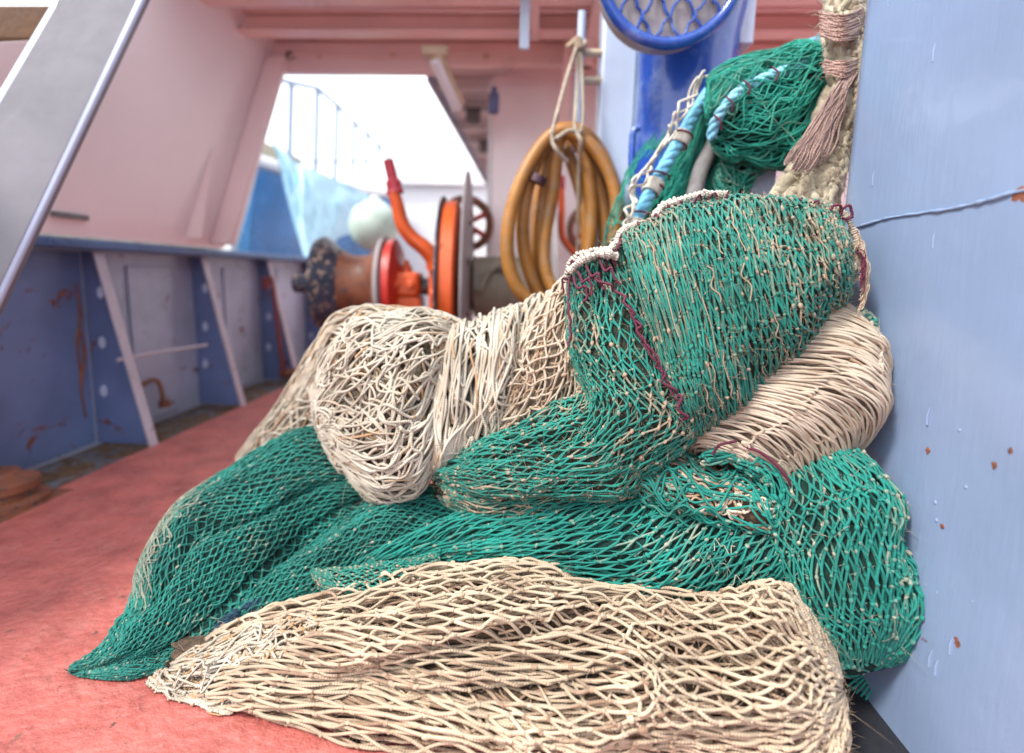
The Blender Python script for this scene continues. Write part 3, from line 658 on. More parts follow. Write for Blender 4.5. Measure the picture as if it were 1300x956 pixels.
for sgn in (1, -1):
    for k in range(-7, 8):
        c1 = k*.062; d = np.array([.5, sgn*.866]); nrm = np.array([-d[1], d[0]]); h = math.sqrt(max(0, (GR*.95)**2-c1*c1))
        if abs(c1) >= GR*.93: continue
        pts = []
        for t in np.linspace(-1, 1, 24):
            q = nrm*c1+d*h*t+nrm*.004*math.sin(t*23+k); pts.append(gc+axg*(.012+.004*sgn*math.sin(t*20))+uu*q[0]+vv*q[1])
        g.tube(pts, .0042, 6)
g.build('mesh_guard', M['blue'], gd)

# ---- hose coil
hc = empty('hose_coil', PY(720, 400, 1.92), 'coil of thick amber ribbed suction hose hanging from a rope', 'hose')
HY = 1.88
for k, (cu, cv, a, b, dy, ph) in enumerate([(699, 282, 51, 108, .0, .0), (716, 284, 50, 112, .045, .03), (736, 288, 52, 118, .075, -.05), (738, 280, 42, 104, .01, -.05), (712, 290, 30, 108, .10, .06)]):
    n = 720; t = np.linspace(0, 2*np.pi, n, endpoint=False); s1 = HY/F
    x = a*np.cos(t)*(1-.15*np.sin(t)); z = b*np.sin(t); x2 = x*math.cos(ph)-z*math.sin(ph)+(714-cu)*np.clip(np.sin(t), 0, 1)**2; z2 = x*math.sin(ph)+z*math.cos(ph)
    c = PY(cu, cv, HY+dy); pts = np.stack([c[0]+x2*s1+.007*np.sin(3*t+k*2), np.full(n, c[1])+.035*np.cos(t+k), c[2]+z2*s1], 1)
    rr_ = (.0245+.001*np.sin(2*t+k))*(1+.024*np.sin(np.arange(n)*2*np.pi/5*(1)))
    MB().tube(pts, rr_, 14, True).build('hose_loop', M['hose'], hc, sharp=120)
c = PY(683, 228, HY-.02); MB().lathe(c, (.45, 0, 1), [(-.014, .030), (-.013, .0315), (.013, .0315), (.014, .030)], 20).build('tape_band', M['tape'], hc)
rp = Strands()
cord(rp, [PY(735, 50, 1.90), PY(722, 90, 1.84), PY(708, 140, 1.82), PY(701, 172, 1.80), PY(706, 190, 1.79), PY(720, 205, 1.84)], .0075, .3, twist=250, n=60)
cord(rp, [PY(734, 52, 1.90), PY(733, 110, 1.86), PY(730, 160, 1.83), PY(737, 180, 1.80), PY(735, 215, 1.9), PY(733, 300, 1.98), PY(733, 345, 1.98)], .0075, .3, twist=250, n=90)
cord(rp, [PY(736, 50, 1.90), PY(740, 120, 1.86), PY(738, 165, 1.84), PY(722, 166, 1.80), PY(706, 176, 1.79)], .007, .3, twist=250, n=60)
for k in range(5):
    cord(rp, [PY(728-2*k, 52+2*k, 1.93-.04), PY(735, 60-3*k, 1.88), PY(743-k, 56+3*k, 1.90), PY(738, 48+2*k, 1.97), PY(729, 55, 1.95)], .008, .35, twist=220, n=30, seed=k)
tag(rp.build('sling_rope', M['cream_rope'], None), 'knotted cream rope tying the hose coil to the pale pipe', 'rope')

# ================================================================== right bulkhead wall
XW = .662
bh = empty('bulkhead', (XW, .3, 0), 'glossy pale blue painted steel bulkhead with a weld seam filling the right side', 'wall')
YE = 1.165
r_ = .012; prof = [(XW+1.6, YE), (XW+r_*1.6, YE)]+[(XW+r_-r_*math.sin(a)*1.0, YE-r_+r_*math.cos(a)) for a in np.linspace(0, math.pi/2, 6)]+[(XW, YE-.03), (XW, -2.4), (XW+1.6, -2.4)]
# hand painted plate: gently dented face grid
ny, nz = 220, 300; ys = np.linspace(YE-.03, -1.2, ny); zs = np.linspace(-.003, 2.6, nz)
Yg, Zg = np.meshgrid(ys, zs, indexing='ij')
seam = .965+.012*np.sin(Yg*3)-.004+.004*fbm(Yg*60, Yg*0, 2)
zs_ = PX(1066, 293, XW); ze_ = PX(1300, 243, XW); zsm = zs_[2]+(ze_[2]-zs_[2])*(Yg-zs_[1])/(ze_[1]-zs_[1])
dn = .006*(fbm(Yg*2.2+3, Zg*2.0, 5)-.5)+.0012*(fbm(Yg*14, Zg*14, 8)-.5)
Xg = XW+dn*np.clip((YE-.03-Yg)*15, 0, 1)
MBw = MB(); V = np.stack([Xg, Yg, Zg], -1).reshape(-1, 3); i = np.arange(ny-1)[:, None]; j = np.arange(nz-1)[None]
q = np.stack([i*nz+j, (i+1)*nz+j, (i+1)*nz+j+1, i*nz+j+1], -1).reshape(-1, 4)
MBw.add(V, [tuple(f) for f in q]); o = MBw.build('plate', M['bulk'], bh, sharp=180)
pb = [(XW+.3, YE+.0), (XW+.02, YE+.0), (XW+.008, YE-.003), (XW+.001, YE-.012), (XW, YE-.03)]
pb2 = [(XW+.3, YE-.03)]
MB().slab([(x, y, -.003) for x, y in pb+pb2], (0, 0, 2.603)).build('edge_bend', M['bulk'], bh, bevel=.0)
# weld bead: overlapping ripples
ws = MB(); yl = np.linspace(YE-.02, -.9, 900)
zb = np.array([PX(1090+(1300-1090)*0, 285, XW)[2]]*len(yl))
zA = PX(1066, 293, XW); zB = PX(1300, 243, XW)
zl = zA[2]+(zB[2]-zA[2])*(yl-zA[1])/(zB[1]-zA[1]); zl = zl+.004*(fbm(yl*22, yl*0, 3)-.5)+.003*np.sin(yl*19+1)
ws.tube(np.stack([XW-.0006+.006*(fbm(yl*2.2+3, zl*2.0, 5)-.5), yl, zl], 1), .0032*(.6+.8*vn(np.arange(900)*.21, np.zeros(900), 2)), 8); ws.build('weld_seam', M['bulk'], bh, sharp=180)
# drips, pimples, a rusty scar
rgw = random.Random(4)
for k in range(80):
    y = rgw.uniform(.45, 1.12); z = rgw.uniform(.1, 1.25)
    m_ = MB().lathe((XW+.001, y, z), (-1, 0, 0), [(-.003, .004), (0, .0035), (.0016, .001)], 8); 
    if k % 3 == 0: m_ = MB().tube([(XW-.0003, y, z), (XW-.0008, y+.002, z-.012), (XW-.0006, y+.001, z-.03)], [.001, .0022, .0018], 6)
    m_.build('paint_drip', M['bulk'], bh)
for (u, v, s1) in ((1297, 246, .012), (1178, 572, .004), (1262, 590, .004), (1283, 572, .004), (1215, 815, .006), (1196, 668, .003)):
    c = PX(u, v, XW); q = MB().lathe(c, (-1, 0, 0), [(-.002, s1), (.0008, s1*.9), (.0014, s1*.3)], 14); q.v = [(p[0], c[1]+(p[1]-c[1])*(.4+1.1*rgw.random()), c[2]+(p[2]-c[2])*(.6+1.2*rgw.random())) for p in q.v]; q.build('rust_spot', M['rusty'], bh)

# ================================================================== THE NETS
def G0(u, v): return proj(PZ(u, v, 0))[2]
# ---- bottom tan net (E)
tE = empty('tan_net', PZ(640, 900)*[1, 1, 0], 'tan fuzzy thick twine net with wide diamond meshes at the bottom of the pile', 'net')
E1 = Bundle([(250, 815, 1.10, 200, 900, .98, .05), (330, 792, 1.08, 300, 890, .93, .08), (430, 766, 1.06, 430, 928, .87, .11), (540, 728, 1.07, 560, 965, .82, .13), (660, 728, 1.08, 700, 985, .80, .13), (780, 745, 1.06, 820, 992, .79, .14), (900, 752, .98, 930, 995, .78, .12), (985, 742, .93, 1010, 982, .79, .11), (1030, 785, .90, 1055, 960, .80, .08), (1062, 830, .88, 1080, 925, .82, .05)],
            amp=.034, fs=2.2, ft=8, seed=2, ends=(.3, .25), skew=.35, lean=.4)
E1.core('inner_folds', M['coreT'], tE, off=.034)
st = Strands()
E1.net(st, 35, 34, .0030, along=True, jit=.13, warp=1.5, ease=.35, tint=.15, knot=1.2, ktint=.05, brange=(-.06, .56), seed=1, m=7, off=.004)
E1.net(st, 32, 32, .0027, along=True, jit=.2, warp=2.0, ease=.5, tint=.5, knot=1.1, ktint=.1, brange=(-.03, .55), seed=2, off=-.012)
E1.loose(st, 130, .0024, along=True, span=(.1, .35), wob=.012, tint=.7, seed=3, off=-.016)
E1.net(st, 27, 26, .0026, along=True, jit=.25, warp=2.5, ease=.5, tint=.75, knot=0, seed=9, off=-.024)
E1.fuzz(st, 5200, .011, .00030, tint=.1, seed=4)
st.build('netting', M['tan'], tE)
# small tan heap far left low, with white cord tangle
tE2 = empty('pale_net_edge', PZ(290, 840)*[1, 1, 0], 'pale small meshed net spilling onto the red deck under the green net at lower left', 'net')
E2 = Bundle([(235, 828, 1.02, 185, 870, .98, .03), (310, 800, 1.03, 250, 905, .95, .05), (390, 772, 1.04, 330, 905, .95, .08), (450, 765, 1.03, 420, 880, .98, .08), (490, 768, 1.03, 480, 850, 1.0, .06)], amp=.018, fs=4, ft=5, seed=5, ends=(.3, .3), lean=.5)
E2.core('inner_folds', M['coreC'], tE2, off=.010)
st = Strands()
E2.net(st, 20, 22, .0024, along=True, jit=.16, warp=1.2, ease=.25, tint=.2, knot=1.4, ktint=.1, seed=6)
E2.net(st, 18, 18, .0022, along=True, jit=.2, warp=1.6, ease=.25, tint=.5, knot=1.2, ktint=.1, seed=5, off=-.008)
E2.loose(st, 90, .0020, along=True, span=(.1, .3), wob=.04, tint=.7, seed=77, off=-.010)
E2.loose(st, 14, .0022, along=True, span=(.1, .3), wob=.03, tint=.1, seed=7)
E2.fuzz(st, 500, .012, .0004, tint=.2, seed=8)
st.build('netting', M['cream_rope'], tE2)
# ---- far left green net (F)
tF = empty('fine_green_net', PZ(330, 800)*[1, 1, 0], 'fine meshed dark green net spread leftward to a point on the red deck', 'net')
g90 = G0(90, 856)
F1 = Bundle([(86, 853, g90, 96, 858, g90-.01, .01), (132, 822, g90+.03, 165, 858, g90-.01, .03), (160, 775, 1.14, 232, 842, 1.05, .06), (190, 712, 1.22, 285, 795, 1.11, .09), (232, 655, 1.30, 335, 750, 1.17, .12), (300, 608, 1.36, 388, 700, 1.24, .12), (365, 570, 1.42, 448, 668, 1.28, .13), (420, 545, 1.46, 520, 660, 1.30, .12), (470, 560, 1.46, 560, 650, 1.34, .08)],
            amp=.024, fs=2, ft=6, seed=3, ends=(.2, .5), endk=.03, lean=.3)
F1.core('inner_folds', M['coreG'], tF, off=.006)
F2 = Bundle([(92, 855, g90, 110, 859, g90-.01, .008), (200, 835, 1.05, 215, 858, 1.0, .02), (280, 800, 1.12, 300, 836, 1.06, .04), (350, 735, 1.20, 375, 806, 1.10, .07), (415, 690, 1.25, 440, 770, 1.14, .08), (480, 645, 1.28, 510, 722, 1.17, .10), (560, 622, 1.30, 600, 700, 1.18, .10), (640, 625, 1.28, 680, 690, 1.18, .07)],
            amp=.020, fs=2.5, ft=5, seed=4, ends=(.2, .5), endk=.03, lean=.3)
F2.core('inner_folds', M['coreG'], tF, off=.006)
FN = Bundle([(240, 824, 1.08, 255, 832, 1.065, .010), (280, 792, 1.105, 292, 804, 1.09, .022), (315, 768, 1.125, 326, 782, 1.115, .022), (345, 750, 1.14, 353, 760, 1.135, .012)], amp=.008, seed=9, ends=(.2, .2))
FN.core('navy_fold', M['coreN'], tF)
st = Strands()
F1.net(st, 42, 54, .0016, along=True, jit=.09, warp=1.3, ease=.65, tint=.02, knot=1.5, ktint=.06, seed=11, tvar=.25)
F1.net(st, 46, 56, .0016, along=True, jit=.10, warp=1.5, ease=.6, tint=.0, knot=1.2, ktint=.1, seed=12, off=-.005, tvar=.1)
F2.net(st, 32, 56, .0016, along=True, jit=.09, warp=1.3, ease=.6, tint=.02, knot=1.5, ktint=.06, seed=13, tvar=.25)
F2.net(st, 36, 56, .0016, along=True, jit=.10, warp=1.5, ease=.5, tint=.0, knot=1.2, ktint=.1, seed=14, off=-.005, tvar=.1)
F1.loose(st, 60, .0011, along=True, span=(.05, .16), wob=.01, tint=.75, brange=(.08, .20), arange=(.3, .52), seed=15)
st.build('netting', M['greenC'], tF)
st = Strands(); FN.net(st, 30, 30, .0016, seed=16, jit=.12, tint=.0, ktint=.0, knot=1.3); st.build('navy_netting', M['navy'], tF)
# ---- pale green scrap at (400..500, 725..760)
tS = empty('green_net_scrap', P(450, 745, 1.1), 'faded small green net scrap tucked above the tan meshes', 'net')
SC = Bundle([(395, 728, 1.12, 402, 745, 1.10, .03), (440, 722, 1.08, 445, 768, 1.05, .05), (500, 712, 1.08, 505, 765, 1.05, .05), (560, 705, 1.10, 565, 740, 1.08, .03)], amp=.006, seed=8, ends=(.3, .3))
SC.core('inner_folds', M['coreGd'], tS)
st = Strands(); SC.net(st, 22, 26, .0017, jit=.1, ease=.3, tint=.35, ktint=.3, knot=1.4, seed=17); st.build('netting', M['greenA'], tS)
# ---- mid green net (D)
tD = empty('bright_green_net', PZ(880, 800)*[1, 1, 0], 'bright teal green net draped across the middle of the pile against the blue bulkhead', 'net')
D1 = Bundle([(430, 728, 1.17, 440, 742, 1.15, .03), (500, 700, 1.17, 510, 730, 1.12, .05), (590, 662, 1.18, 610, 728, 1.10, .08), (690, 650, 1.15, 715, 748, 1.05, .11), (790, 628, 1.12, 825, 775, 1.00, .13), (880, 610, 1.09, 920, 770, .97, .13), (960, 620, 1.05, 1000, 752, .95, .12), (1030, 630, 1.02, 1050, 745, .95, .08)],
            amp=.020, fs=2, ft=5, seed=6, ends=(.3, .5), lean=.4)
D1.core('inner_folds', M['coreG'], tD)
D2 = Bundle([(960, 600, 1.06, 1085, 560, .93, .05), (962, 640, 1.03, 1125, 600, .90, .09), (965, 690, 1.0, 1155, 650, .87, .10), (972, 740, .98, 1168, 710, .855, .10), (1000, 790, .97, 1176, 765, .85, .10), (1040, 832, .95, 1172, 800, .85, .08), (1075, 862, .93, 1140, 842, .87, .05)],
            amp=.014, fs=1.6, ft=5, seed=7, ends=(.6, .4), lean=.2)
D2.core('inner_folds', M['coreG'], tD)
st = Strands()
D1.net(st, 42, 28, .0022, along=True, jit=.06, warp=.7, ease=.75, tint=.04, knot=1.4, ktint=.05, seed=21, skew=-.75, brange=(0, 1), m=8)
D1.net(st, 44, 28, .0021, along=True, jit=.12, warp=1.2, ease=.7, tint=.12, knot=1.3, ktint=.25, seed=22, off=-.006, skew=-.6, brange=(0, 1), m=7)
D2.net(st, 34, 16, .0022, along=True, jit=.06, warp=.8, ease=.75, tint=.04, knot=1.4, ktint=.05, seed=23, brange=(-.05, .60), m=8)
D2.net(st, 34, 16, .0021, along=True, jit=.08, warp=.9, ease=.7, tint=.1, knot=1.3, ktint=.25, seed=24, off=-.007, m=7)
D1.fuzz(st, 500, .012, .0005, tint=.9, seed=25); D2.fuzz(st, 350, .012, .0005, tint=.9, seed=26)
D1.loose(st, 4, .0010, along=True, span=(.03, .07), wob=.01, tint=.85, brange=(.2, .4), arange=(.5, .95), seed=27)
# loose loops at the foot by the wall
for k in range(5):
    cord(st, [PZ(1075+6*k, 872+4*k, .02), PZ(1095+5*k, 858+2*k, .035), PZ(1112+4*k, 855+5*k, .03), PZ(1122+3*k, 866+6*k, .01)], .0022, .1, n=24, sides=6)
st.build('netting', M['greenB'], tD)
# ---- beige roll (B) and its green lip
tB = empty('beige_net_roll', P(1000, 640, 1.0), 'rolled beige braided net between the two green nets beside the blue bulkhead', 'net')
B1 = Bundle([(1030, 398, 1.12, 1096, 396, .97, .05), (985, 425, 1.12, 1120, 452, .955, .10), (925, 470, 1.12, 1122, 500, .945, .13), (880, 515, 1.11, 1106, 548, .945, .145), (850, 550, 1.10, 1070, 592, .95, .14), (858, 580, 1.08, 1030, 625, .96, .12), (900, 600, 1.06, 1000, 645, .97, .08)],
            amp=.007, fs=6, ft=3, seed=10, ends=(.5, .6), endk=.08, lean=.1, tilt=-.75, crease=.3)
B1.core('inner_folds', M['coreC'], tB, off=.006)
st = Strands()
B1.net(st, 54, 10, .0027, along=False, jit=.10, warp=.8, ease=.85, tint=.08, knot=0, seed=31, brange=(-.10, .60), m=12, tvar=.35)
B1.net(st, 50, 9, .0027, along=False, jit=.14, warp=1.0, ease=.85, tint=.3, knot=0, seed=32, off=-.005, brange=(-.1, .6), m=10)
B1.loose(st, 60, .003, along=False, span=(.1, .4), wob=.006, tint=.5, seed=133, off=-.009)
B1.fuzz(st, 700, .008, .00028, tint=.0, seed=33)
st.build('netting', M['beigeB'], tB)
LP = Bundle([(1088, 394, 1.0, 1090, 404, 1.0, .03), (1100, 396, .98, 1104, 414, .98, .03), (1112, 406, .97, 1116, 424, .97, .02)], amp=.003, seed=12, ends=(.3, .3))
LP.core('green_corner', M['coreG'], tB)
st = Strands(); LP.net(st, 14, 10, .0022, seed=34, brange=(0, .95)); st.build('green_corner_netting', M['greenB'], tB)
tC = empty('curled_green_net', P(900, 640, .98), 'loose open green mesh curled round the lower end of the beige roll', 'net')
C1 = Bundle([(800, 600, 1.05, 805, 625, 1.03, .03), (845, 575, 1.02, 850, 652, .99, .06), (900, 590, .99, 905, 668, .97, .07), (950, 600, .97, 955, 680, .95, .06), (990, 630, .95, 992, 684, .94, .035)], amp=.010, fs=3, ft=4, seed=13, ends=(.4, .4), lean=.2)
C1.core('inner_folds', M['coreT'], tC, off=.012)
C2 = Bundle([(888, 577, .97, 890, 588, .965, .012), (925, 566, .955, 928, 588, .95, .018), (962, 576, .945, 950, 600, .94, .02), (988, 602, .935, 968, 612, .935, .02), (998, 640, .93, 972, 638, .935, .02), (985, 668, .93, 965, 655, .935, .015)], amp=.004, seed=14, ends=(.4, .4))
C2.core('lip_folds', M['coreG'], tC)
st = Strands()
C1.net(st, 13, 12, .0022, along=True, jit=.16, warp=1.2, ease=.6, tint=.05, knot=1.5, ktint=.12, seed=35, m=7)
C1.loose(st, 16, .0022, along=True, span=(.3, .8), wob=.04, tint=.0, seed=36, off=.006)
C2.net(st, 11, 12, .0023, along=True, jit=.12, warp=.8, ease=.6, tint=.05, knot=1.5, ktint=.12, seed=37, brange=(-.1, .6))
st.build('netting', M['greenB'], tC)
st = Strands()
C1.loose(st, 70, .0026, along=True, span=(.15, .4), wob=.02, tint=.45, seed=38, off=-.008)
st.build('beige_strands', M['beigeB'], tC)
st = Strands()
cord(st, [P(948, 568, .925), P(965, 574, .915), P(985, 590, .91), P(1000, 608, .91), P(1003, 616, .915)], .0028, .1, n=40)
cord(st, [P(905, 577, .94), P(912, 566, .93), P(925, 562, .925), P(935, 560, .925)], .0026, .1, n=30)
st.build('purple_twine', M['purple'], tC)
# ---- top green roll (A)
tA = empty('green_net_roll', P(900, 560, 1.0), 'large worn green net roll with white border cord on top of the pile', 'net')
A1 = Bundle([(1062, 262, .985, 1090, 335, .96, .06), (1028, 257, .995, 1076, 378, .97, .12), (975, 254, 1.01, 1038, 440, .98, .15), (915, 256, 1.03, 985, 497, .99, .165), (860, 268, 1.04, 932, 535, 1.0, .165), (815, 286, 1.05, 893, 556, 1.01, .15), (785, 300, 1.06, 868, 562, 1.02, .12)],
            amp=.014, fs=3, ft=3.5, seed=15, ends=(.72, .8), endk=.05, lean=.1)
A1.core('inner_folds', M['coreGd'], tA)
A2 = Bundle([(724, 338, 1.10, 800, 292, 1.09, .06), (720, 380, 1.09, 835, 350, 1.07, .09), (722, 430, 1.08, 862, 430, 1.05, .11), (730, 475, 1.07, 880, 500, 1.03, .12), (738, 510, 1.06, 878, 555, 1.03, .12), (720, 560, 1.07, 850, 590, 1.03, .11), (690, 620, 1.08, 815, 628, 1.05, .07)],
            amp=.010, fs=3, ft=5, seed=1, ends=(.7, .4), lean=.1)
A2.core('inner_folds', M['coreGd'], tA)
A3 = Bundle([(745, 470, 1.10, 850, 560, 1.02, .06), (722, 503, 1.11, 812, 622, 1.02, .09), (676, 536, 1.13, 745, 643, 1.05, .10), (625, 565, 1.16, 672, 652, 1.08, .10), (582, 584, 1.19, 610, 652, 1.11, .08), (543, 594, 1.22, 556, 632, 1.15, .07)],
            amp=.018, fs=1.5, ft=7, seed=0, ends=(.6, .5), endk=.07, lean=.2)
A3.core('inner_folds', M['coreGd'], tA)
st = Strands()
A1.net(st, 40, 21, .0021, along=False, jit=.08, warp=.8, ease=.8, tint=.12, knot=1.35, ktint=.14, seed=41, brange=(-.12, .60), m=8, tvar=.45)
A1.net(st, 36, 22, .0022, along=False, jit=.15, warp=1.2, ease=.75, tint=.28, knot=1.3, ktint=.35, seed=42, off=-.006, brange=(-.1, .58), m=7)
A1.net(st, 30, 18, .0021, along=False, jit=.22, warp=1.6, ease=.7, tint=.6, knot=0, seed=47, off=-.012, brange=(-.1, .58))
A1.loose(st, 60, .0012, along=False, span=(.03, .10), wob=.004, tint=.9, seed=48, off=.003)
A2.net(st, 28, 18, .0022, along=True, jit=.10, warp=1.0, ease=.8, tint=.18, knot=1.45, ktint=.20, seed=43, m=8, tvar=.45)
A2.net(st, 28, 18, .0021, along=True, jit=.15, warp=1.3, ease=.7, tint=.35, knot=1.3, ktint=.35, seed=44, off=-.005, m=7)
A3.net(st, 34, 19, .0020, along=True, jit=.11, warp=1.0, ease=.75, tint=.2, knot=1.45, ktint=.20, seed=45, tvar=.45, m=7)
A3.net(st, 34, 19, .0020, along=True, jit=.16, warp=1.3, ease=.7, tint=.38, knot=1.3, ktint=.35, seed=46, off=-.005, m=7)
for B_, n in ((A1, 2400), (A2, 1300), (A3, 1200)): B_.fuzz(st, n, .010, .00042, tint=.95, seed=n)
st.build('netting', M['greenA'], tA)
# white border cord loops along the top left edge, right end hem
def hem(st, pts, n, r, R, seed, tint=.1):
    c = path(pts, n*6); rg = np.random.default_rng(seed); L = len(c); T = np.gradient(c, axis=0); T /= np.linalg.norm(T, axis=1)[:, None]
    u = np.cross(T, [0, 1, .2]); u /= np.linalg.norm(u, axis=1)[:, None]; w_ = np.cross(T, u)
    ph = np.linspace(0, 2*np.pi*n, L)+rg.normal(0, .2, L); RR = R*(1+.25*np.sin(ph*.13+seed))
    st.add((c+RR[:, None]*(np.cos(ph)[:, None]*u+np.sin(ph)[:, None]*w_)+rg.normal(0, r*.25, c.shape))[None], np.full((1, L), r), tint, sides=7)
    st.add((c+rg.normal(0, r*.15, c.shape))[None], np.full((1, L), R*.75), tint+.1, sides=7)
top = [P(720, 356, 1.05), P(724, 336, 1.03), P(740, 322, 1.02), P(765, 318, 1.02), P(780, 312, 1.02), P(788, 296, 1.02), P(804, 286, 1.02), P(824, 284, 1.01), P(834, 272, 1.01), P(843, 261, 1.01), P(868, 253, 1.0), P(900, 246, 1.0), P(925, 248, 1.0)]
st = Strands(); hem(st, top, 70, .0032, .0058, 1)
hem(st, [P(724, 344, 1.02), P(742, 328, 1.0), P(770, 322, 1.0), P(782, 326, 1.01)], 22, .0032, .0065, 2)
hem(st, [P(1040, 262, .97), P(1068, 268, .95), P(1082, 290, .94), P(1088, 320, .935), P(1082, 345, .93)], 40, .0022, .004, 3, .6)
st.build('border_cord', M['whitecord'], tA)
def onS(B_, a, b, off=.006): return B_.at(np.array([a]), np.array([b]), np.array([off]))[0][0]
lac = []
def lace(pts, r, n, wob=0, sides=6, seed=0):
    q = Strands(); cord(q, pts, r, .1, n=n, sides=sides, wob=wob, seed=seed); q.build('purple_lacing', M['purple'], tA)
c = path(top, 34); rg = np.random.default_rng(8)
zz = np.array([c[i]+np.array([0, -.014, (-.002 if i % 2 else -.020-.008*rg.random())])+rg.normal(0, .005, 3) for i in range(34)])
lace(zz, .0022, 300)
sm = [P(752, 350, .985), P(785, 372, .965), P(806, 400, .945), P(812, 428, .935), P(830, 450, .925), P(842, 480, .915), P(860, 505, .91), P(866, 535, .915)]
cs = path(sm, 24); cs = np.array([p+np.array([.005*(-1)**i+rg.normal(0, .003), (.010 if i % 4 == 3 else -.002), rg.normal(0, .003)]) for i, p in enumerate(cs)])
lace(cs, .0026, 220)
lace(path(sm, 9)[2:8]+rg.normal(0, .004, (6, 3)), .0022, 60, .006)
for k, (u, v) in enumerate(((728, 360), (733, 352), (745, 345), (762, 338))):
    lace([P(u, v-8, 1.0), P(u+6, v+6, .985), P(u+14, v+2, .98), P(u+18, v+14, .98), P(u+13+4*k, v+24, .98)], .0028, 30, .004, seed=k)
lace([P(724, 350, 1.02), P(722, 380, 1.0), P(724, 410, .99), P(721, 440, .985)], .0026, 40, .006)
for k, (u, v) in enumerate(((1004, 256), (1024, 261), (1052, 266), (1066, 268))):
    lace([P(u, v+8, .93), P(u+4, v-2, .93), P(u+13, v-4-k, .925), P(u+16, v+8, .93), P(u+3, v+10, .925)], .0026, 30, .006, seed=k)
q = Strands()
for k in range(9):
    cord(q, [P(1088, 312+k, .925), P(1096+k % 4, 333, .92), P(1094+k % 5, 350+3*k, .92)], .0010, .2, n=16, sides=4, seed=k, wob=.008)
q.build('purple_tuft', M['purple'], tA)

# frayed cream skirt at the right end
st = Strands()
for k in range(46):
    t = k/45; u = 1078+12*math.sin(t*2.4); v = 285+68*t
    cord(st, [P(u, v, .94), P(u+8+random.random()*4, v+8, .935), P(u+9+random.random()*5, v+24, .932), P(u+2+random.random()*5, v+36+random.random()*10, .93)], .0011, .3+.3*random.random(), n=12, sides=4, seed=k, wob=.004)
st.build('frayed_edge', M['tan'], tA)
# ---- small-mesh beige net behind flap (G3)
tG3 = empty('beige_mesh_net', P(680, 560, 1.2), 'beige square meshed net between the cream cord net and the green roll', 'net')
G3 = Bundle([(735, 345, 1.20, 760, 380, 1.14, .05), (705, 375, 1.22, 750, 460, 1.13, .09), (680, 410, 1.23, 745, 520, 1.14, .11), (655, 455, 1.24, 710, 555, 1.15, .11), (625, 500, 1.25, 660, 585, 1.18, .10), (600, 545, 1.25, 615, 590, 1.22, .05)], amp=.013, fs=3, ft=4, seed=4, ends=(.5, .4), lean=.2)
G3.core('inner_folds', M['coreC'], tG3, off=.010)
st = Strands(); G3.net(st, 19, 18, .0026, jit=.13, warp=1.2, ease=.2, tint=.25, knot=1.4, ktint=.15, seed=51)
G3.net(st, 18, 17, .0024, jit=.16, warp=1.2, ease=.2, tint=.55, knot=1.2, ktint=.15, seed=52, off=-.008)
G3.fuzz(st, 300, .012, .0004, tint=.4, seed=53)
st.build('netting', M['beigeB'], tG3)
# ---- cream cord net (G)
tG = empty('cream_cord_net', P(500, 640, 1.35), 'tangled cream cord net heaped in a bulging lump left of the green roll', 'net')
Ga = Bundle([(598, 420, 1.30, 582, 462, 1.26, .05), (555, 404, 1.33, 566, 530, 1.22, .10), (508, 402, 1.34, 548, 592, 1.18, .14), (462, 418, 1.33, 522, 626, 1.17, .16), (424, 455, 1.34, 484, 636, 1.19, .16), (402, 505, 1.36, 442, 610, 1.23, .12), (402, 550, 1.36, 414, 580, 1.29, .07)],
            amp=.022, fs=2, ft=7, seed=11, ends=(.5, .5), endk=.05, lean=.2)
Ga.core('inner_folds', M['coreC'], tG, off=.020)
Gd = Bundle([(745, 350, 1.28, 722, 440, 1.24, .05), (712, 372, 1.29, 700, 500, 1.22, .08), (672, 388, 1.30, 664, 545, 1.20, .10), (632, 402, 1.30, 618, 582, 1.18, .11), (592, 416, 1.29, 566, 604, 1.16, .12), (560, 432, 1.28, 530, 612, 1.15, .08)],
            amp=.020, fs=4, ft=2.5, seed=6, ends=(.5, .6), endk=.08, lean=.2)
Gd.core('drape_folds', M['coreC'], tG, off=.018)
Gb = Bundle([(590, 425, 1.42, 560, 470, 1.36, .06), (520, 405, 1.44, 500, 500, 1.37, .12), (462, 398, 1.46, 460, 540, 1.37, .14), (420, 412, 1.50, 440, 560, 1.39, .13), (392, 452, 1.55, 420, 570, 1.44, .10), (362, 505, 1.62, 400, 580, 1.50, .07), (325, 552, 1.66, 360, 592, 1.56, .045), (296, 588, 1.70, 318, 600, 1.62, .02)],
            amp=.026, fs=1.4, ft=6, seed=12, ends=(.5, .4), endk=.05, lean=.2)
Gb.core('inner_folds', M['coreC'], tG, off=.016)
st = Strands()
Ga.net(st, 26, 9, .0031, jit=.13, warp=1.2, wsc=3, ease=.4, tint=.05, knot=0, seed=61, m=12, bulge=.004, off=.006)
Ga.net(st, 24, 9, .0031, jit=.16, warp=1.5, wsc=3, ease=.4, tint=.25, knot=0, seed=62, m=12, off=-.006)
Ga.loose(st, 110, .0031, along=True, span=(.2, .6), wob=.012, tint=.08, seed=63, off=.004)
Ga.loose(st, 26, .0033, along=False, span=(.1, .25), wob=.04, tint=.1, seed=64, off=.006, arange=(.3, .95))
Ga.loose(st, 80, .0030, along=True, span=(.15, .5), wob=.03, tint=.5, seed=165, off=-.013)
Gd.net(st, 26, 7, .0033, along=False, jit=.14, warp=1.2, ease=.6, tint=.1, knot=0, seed=161, m=14, off=.005)
Gd.loose(st, 110, .0031, along=False, span=(.15, .45), wob=.03, tint=.15, seed=162, off=.004)
Gd.loose(st, 90, .0031, along=False, span=(.15, .45), wob=.02, tint=.45, seed=163, off=-.010)
Gb.loose(st, 70, .0030, along=True, span=(.15, .5), wob=.03, tint=.6, seed=166, off=-.014)
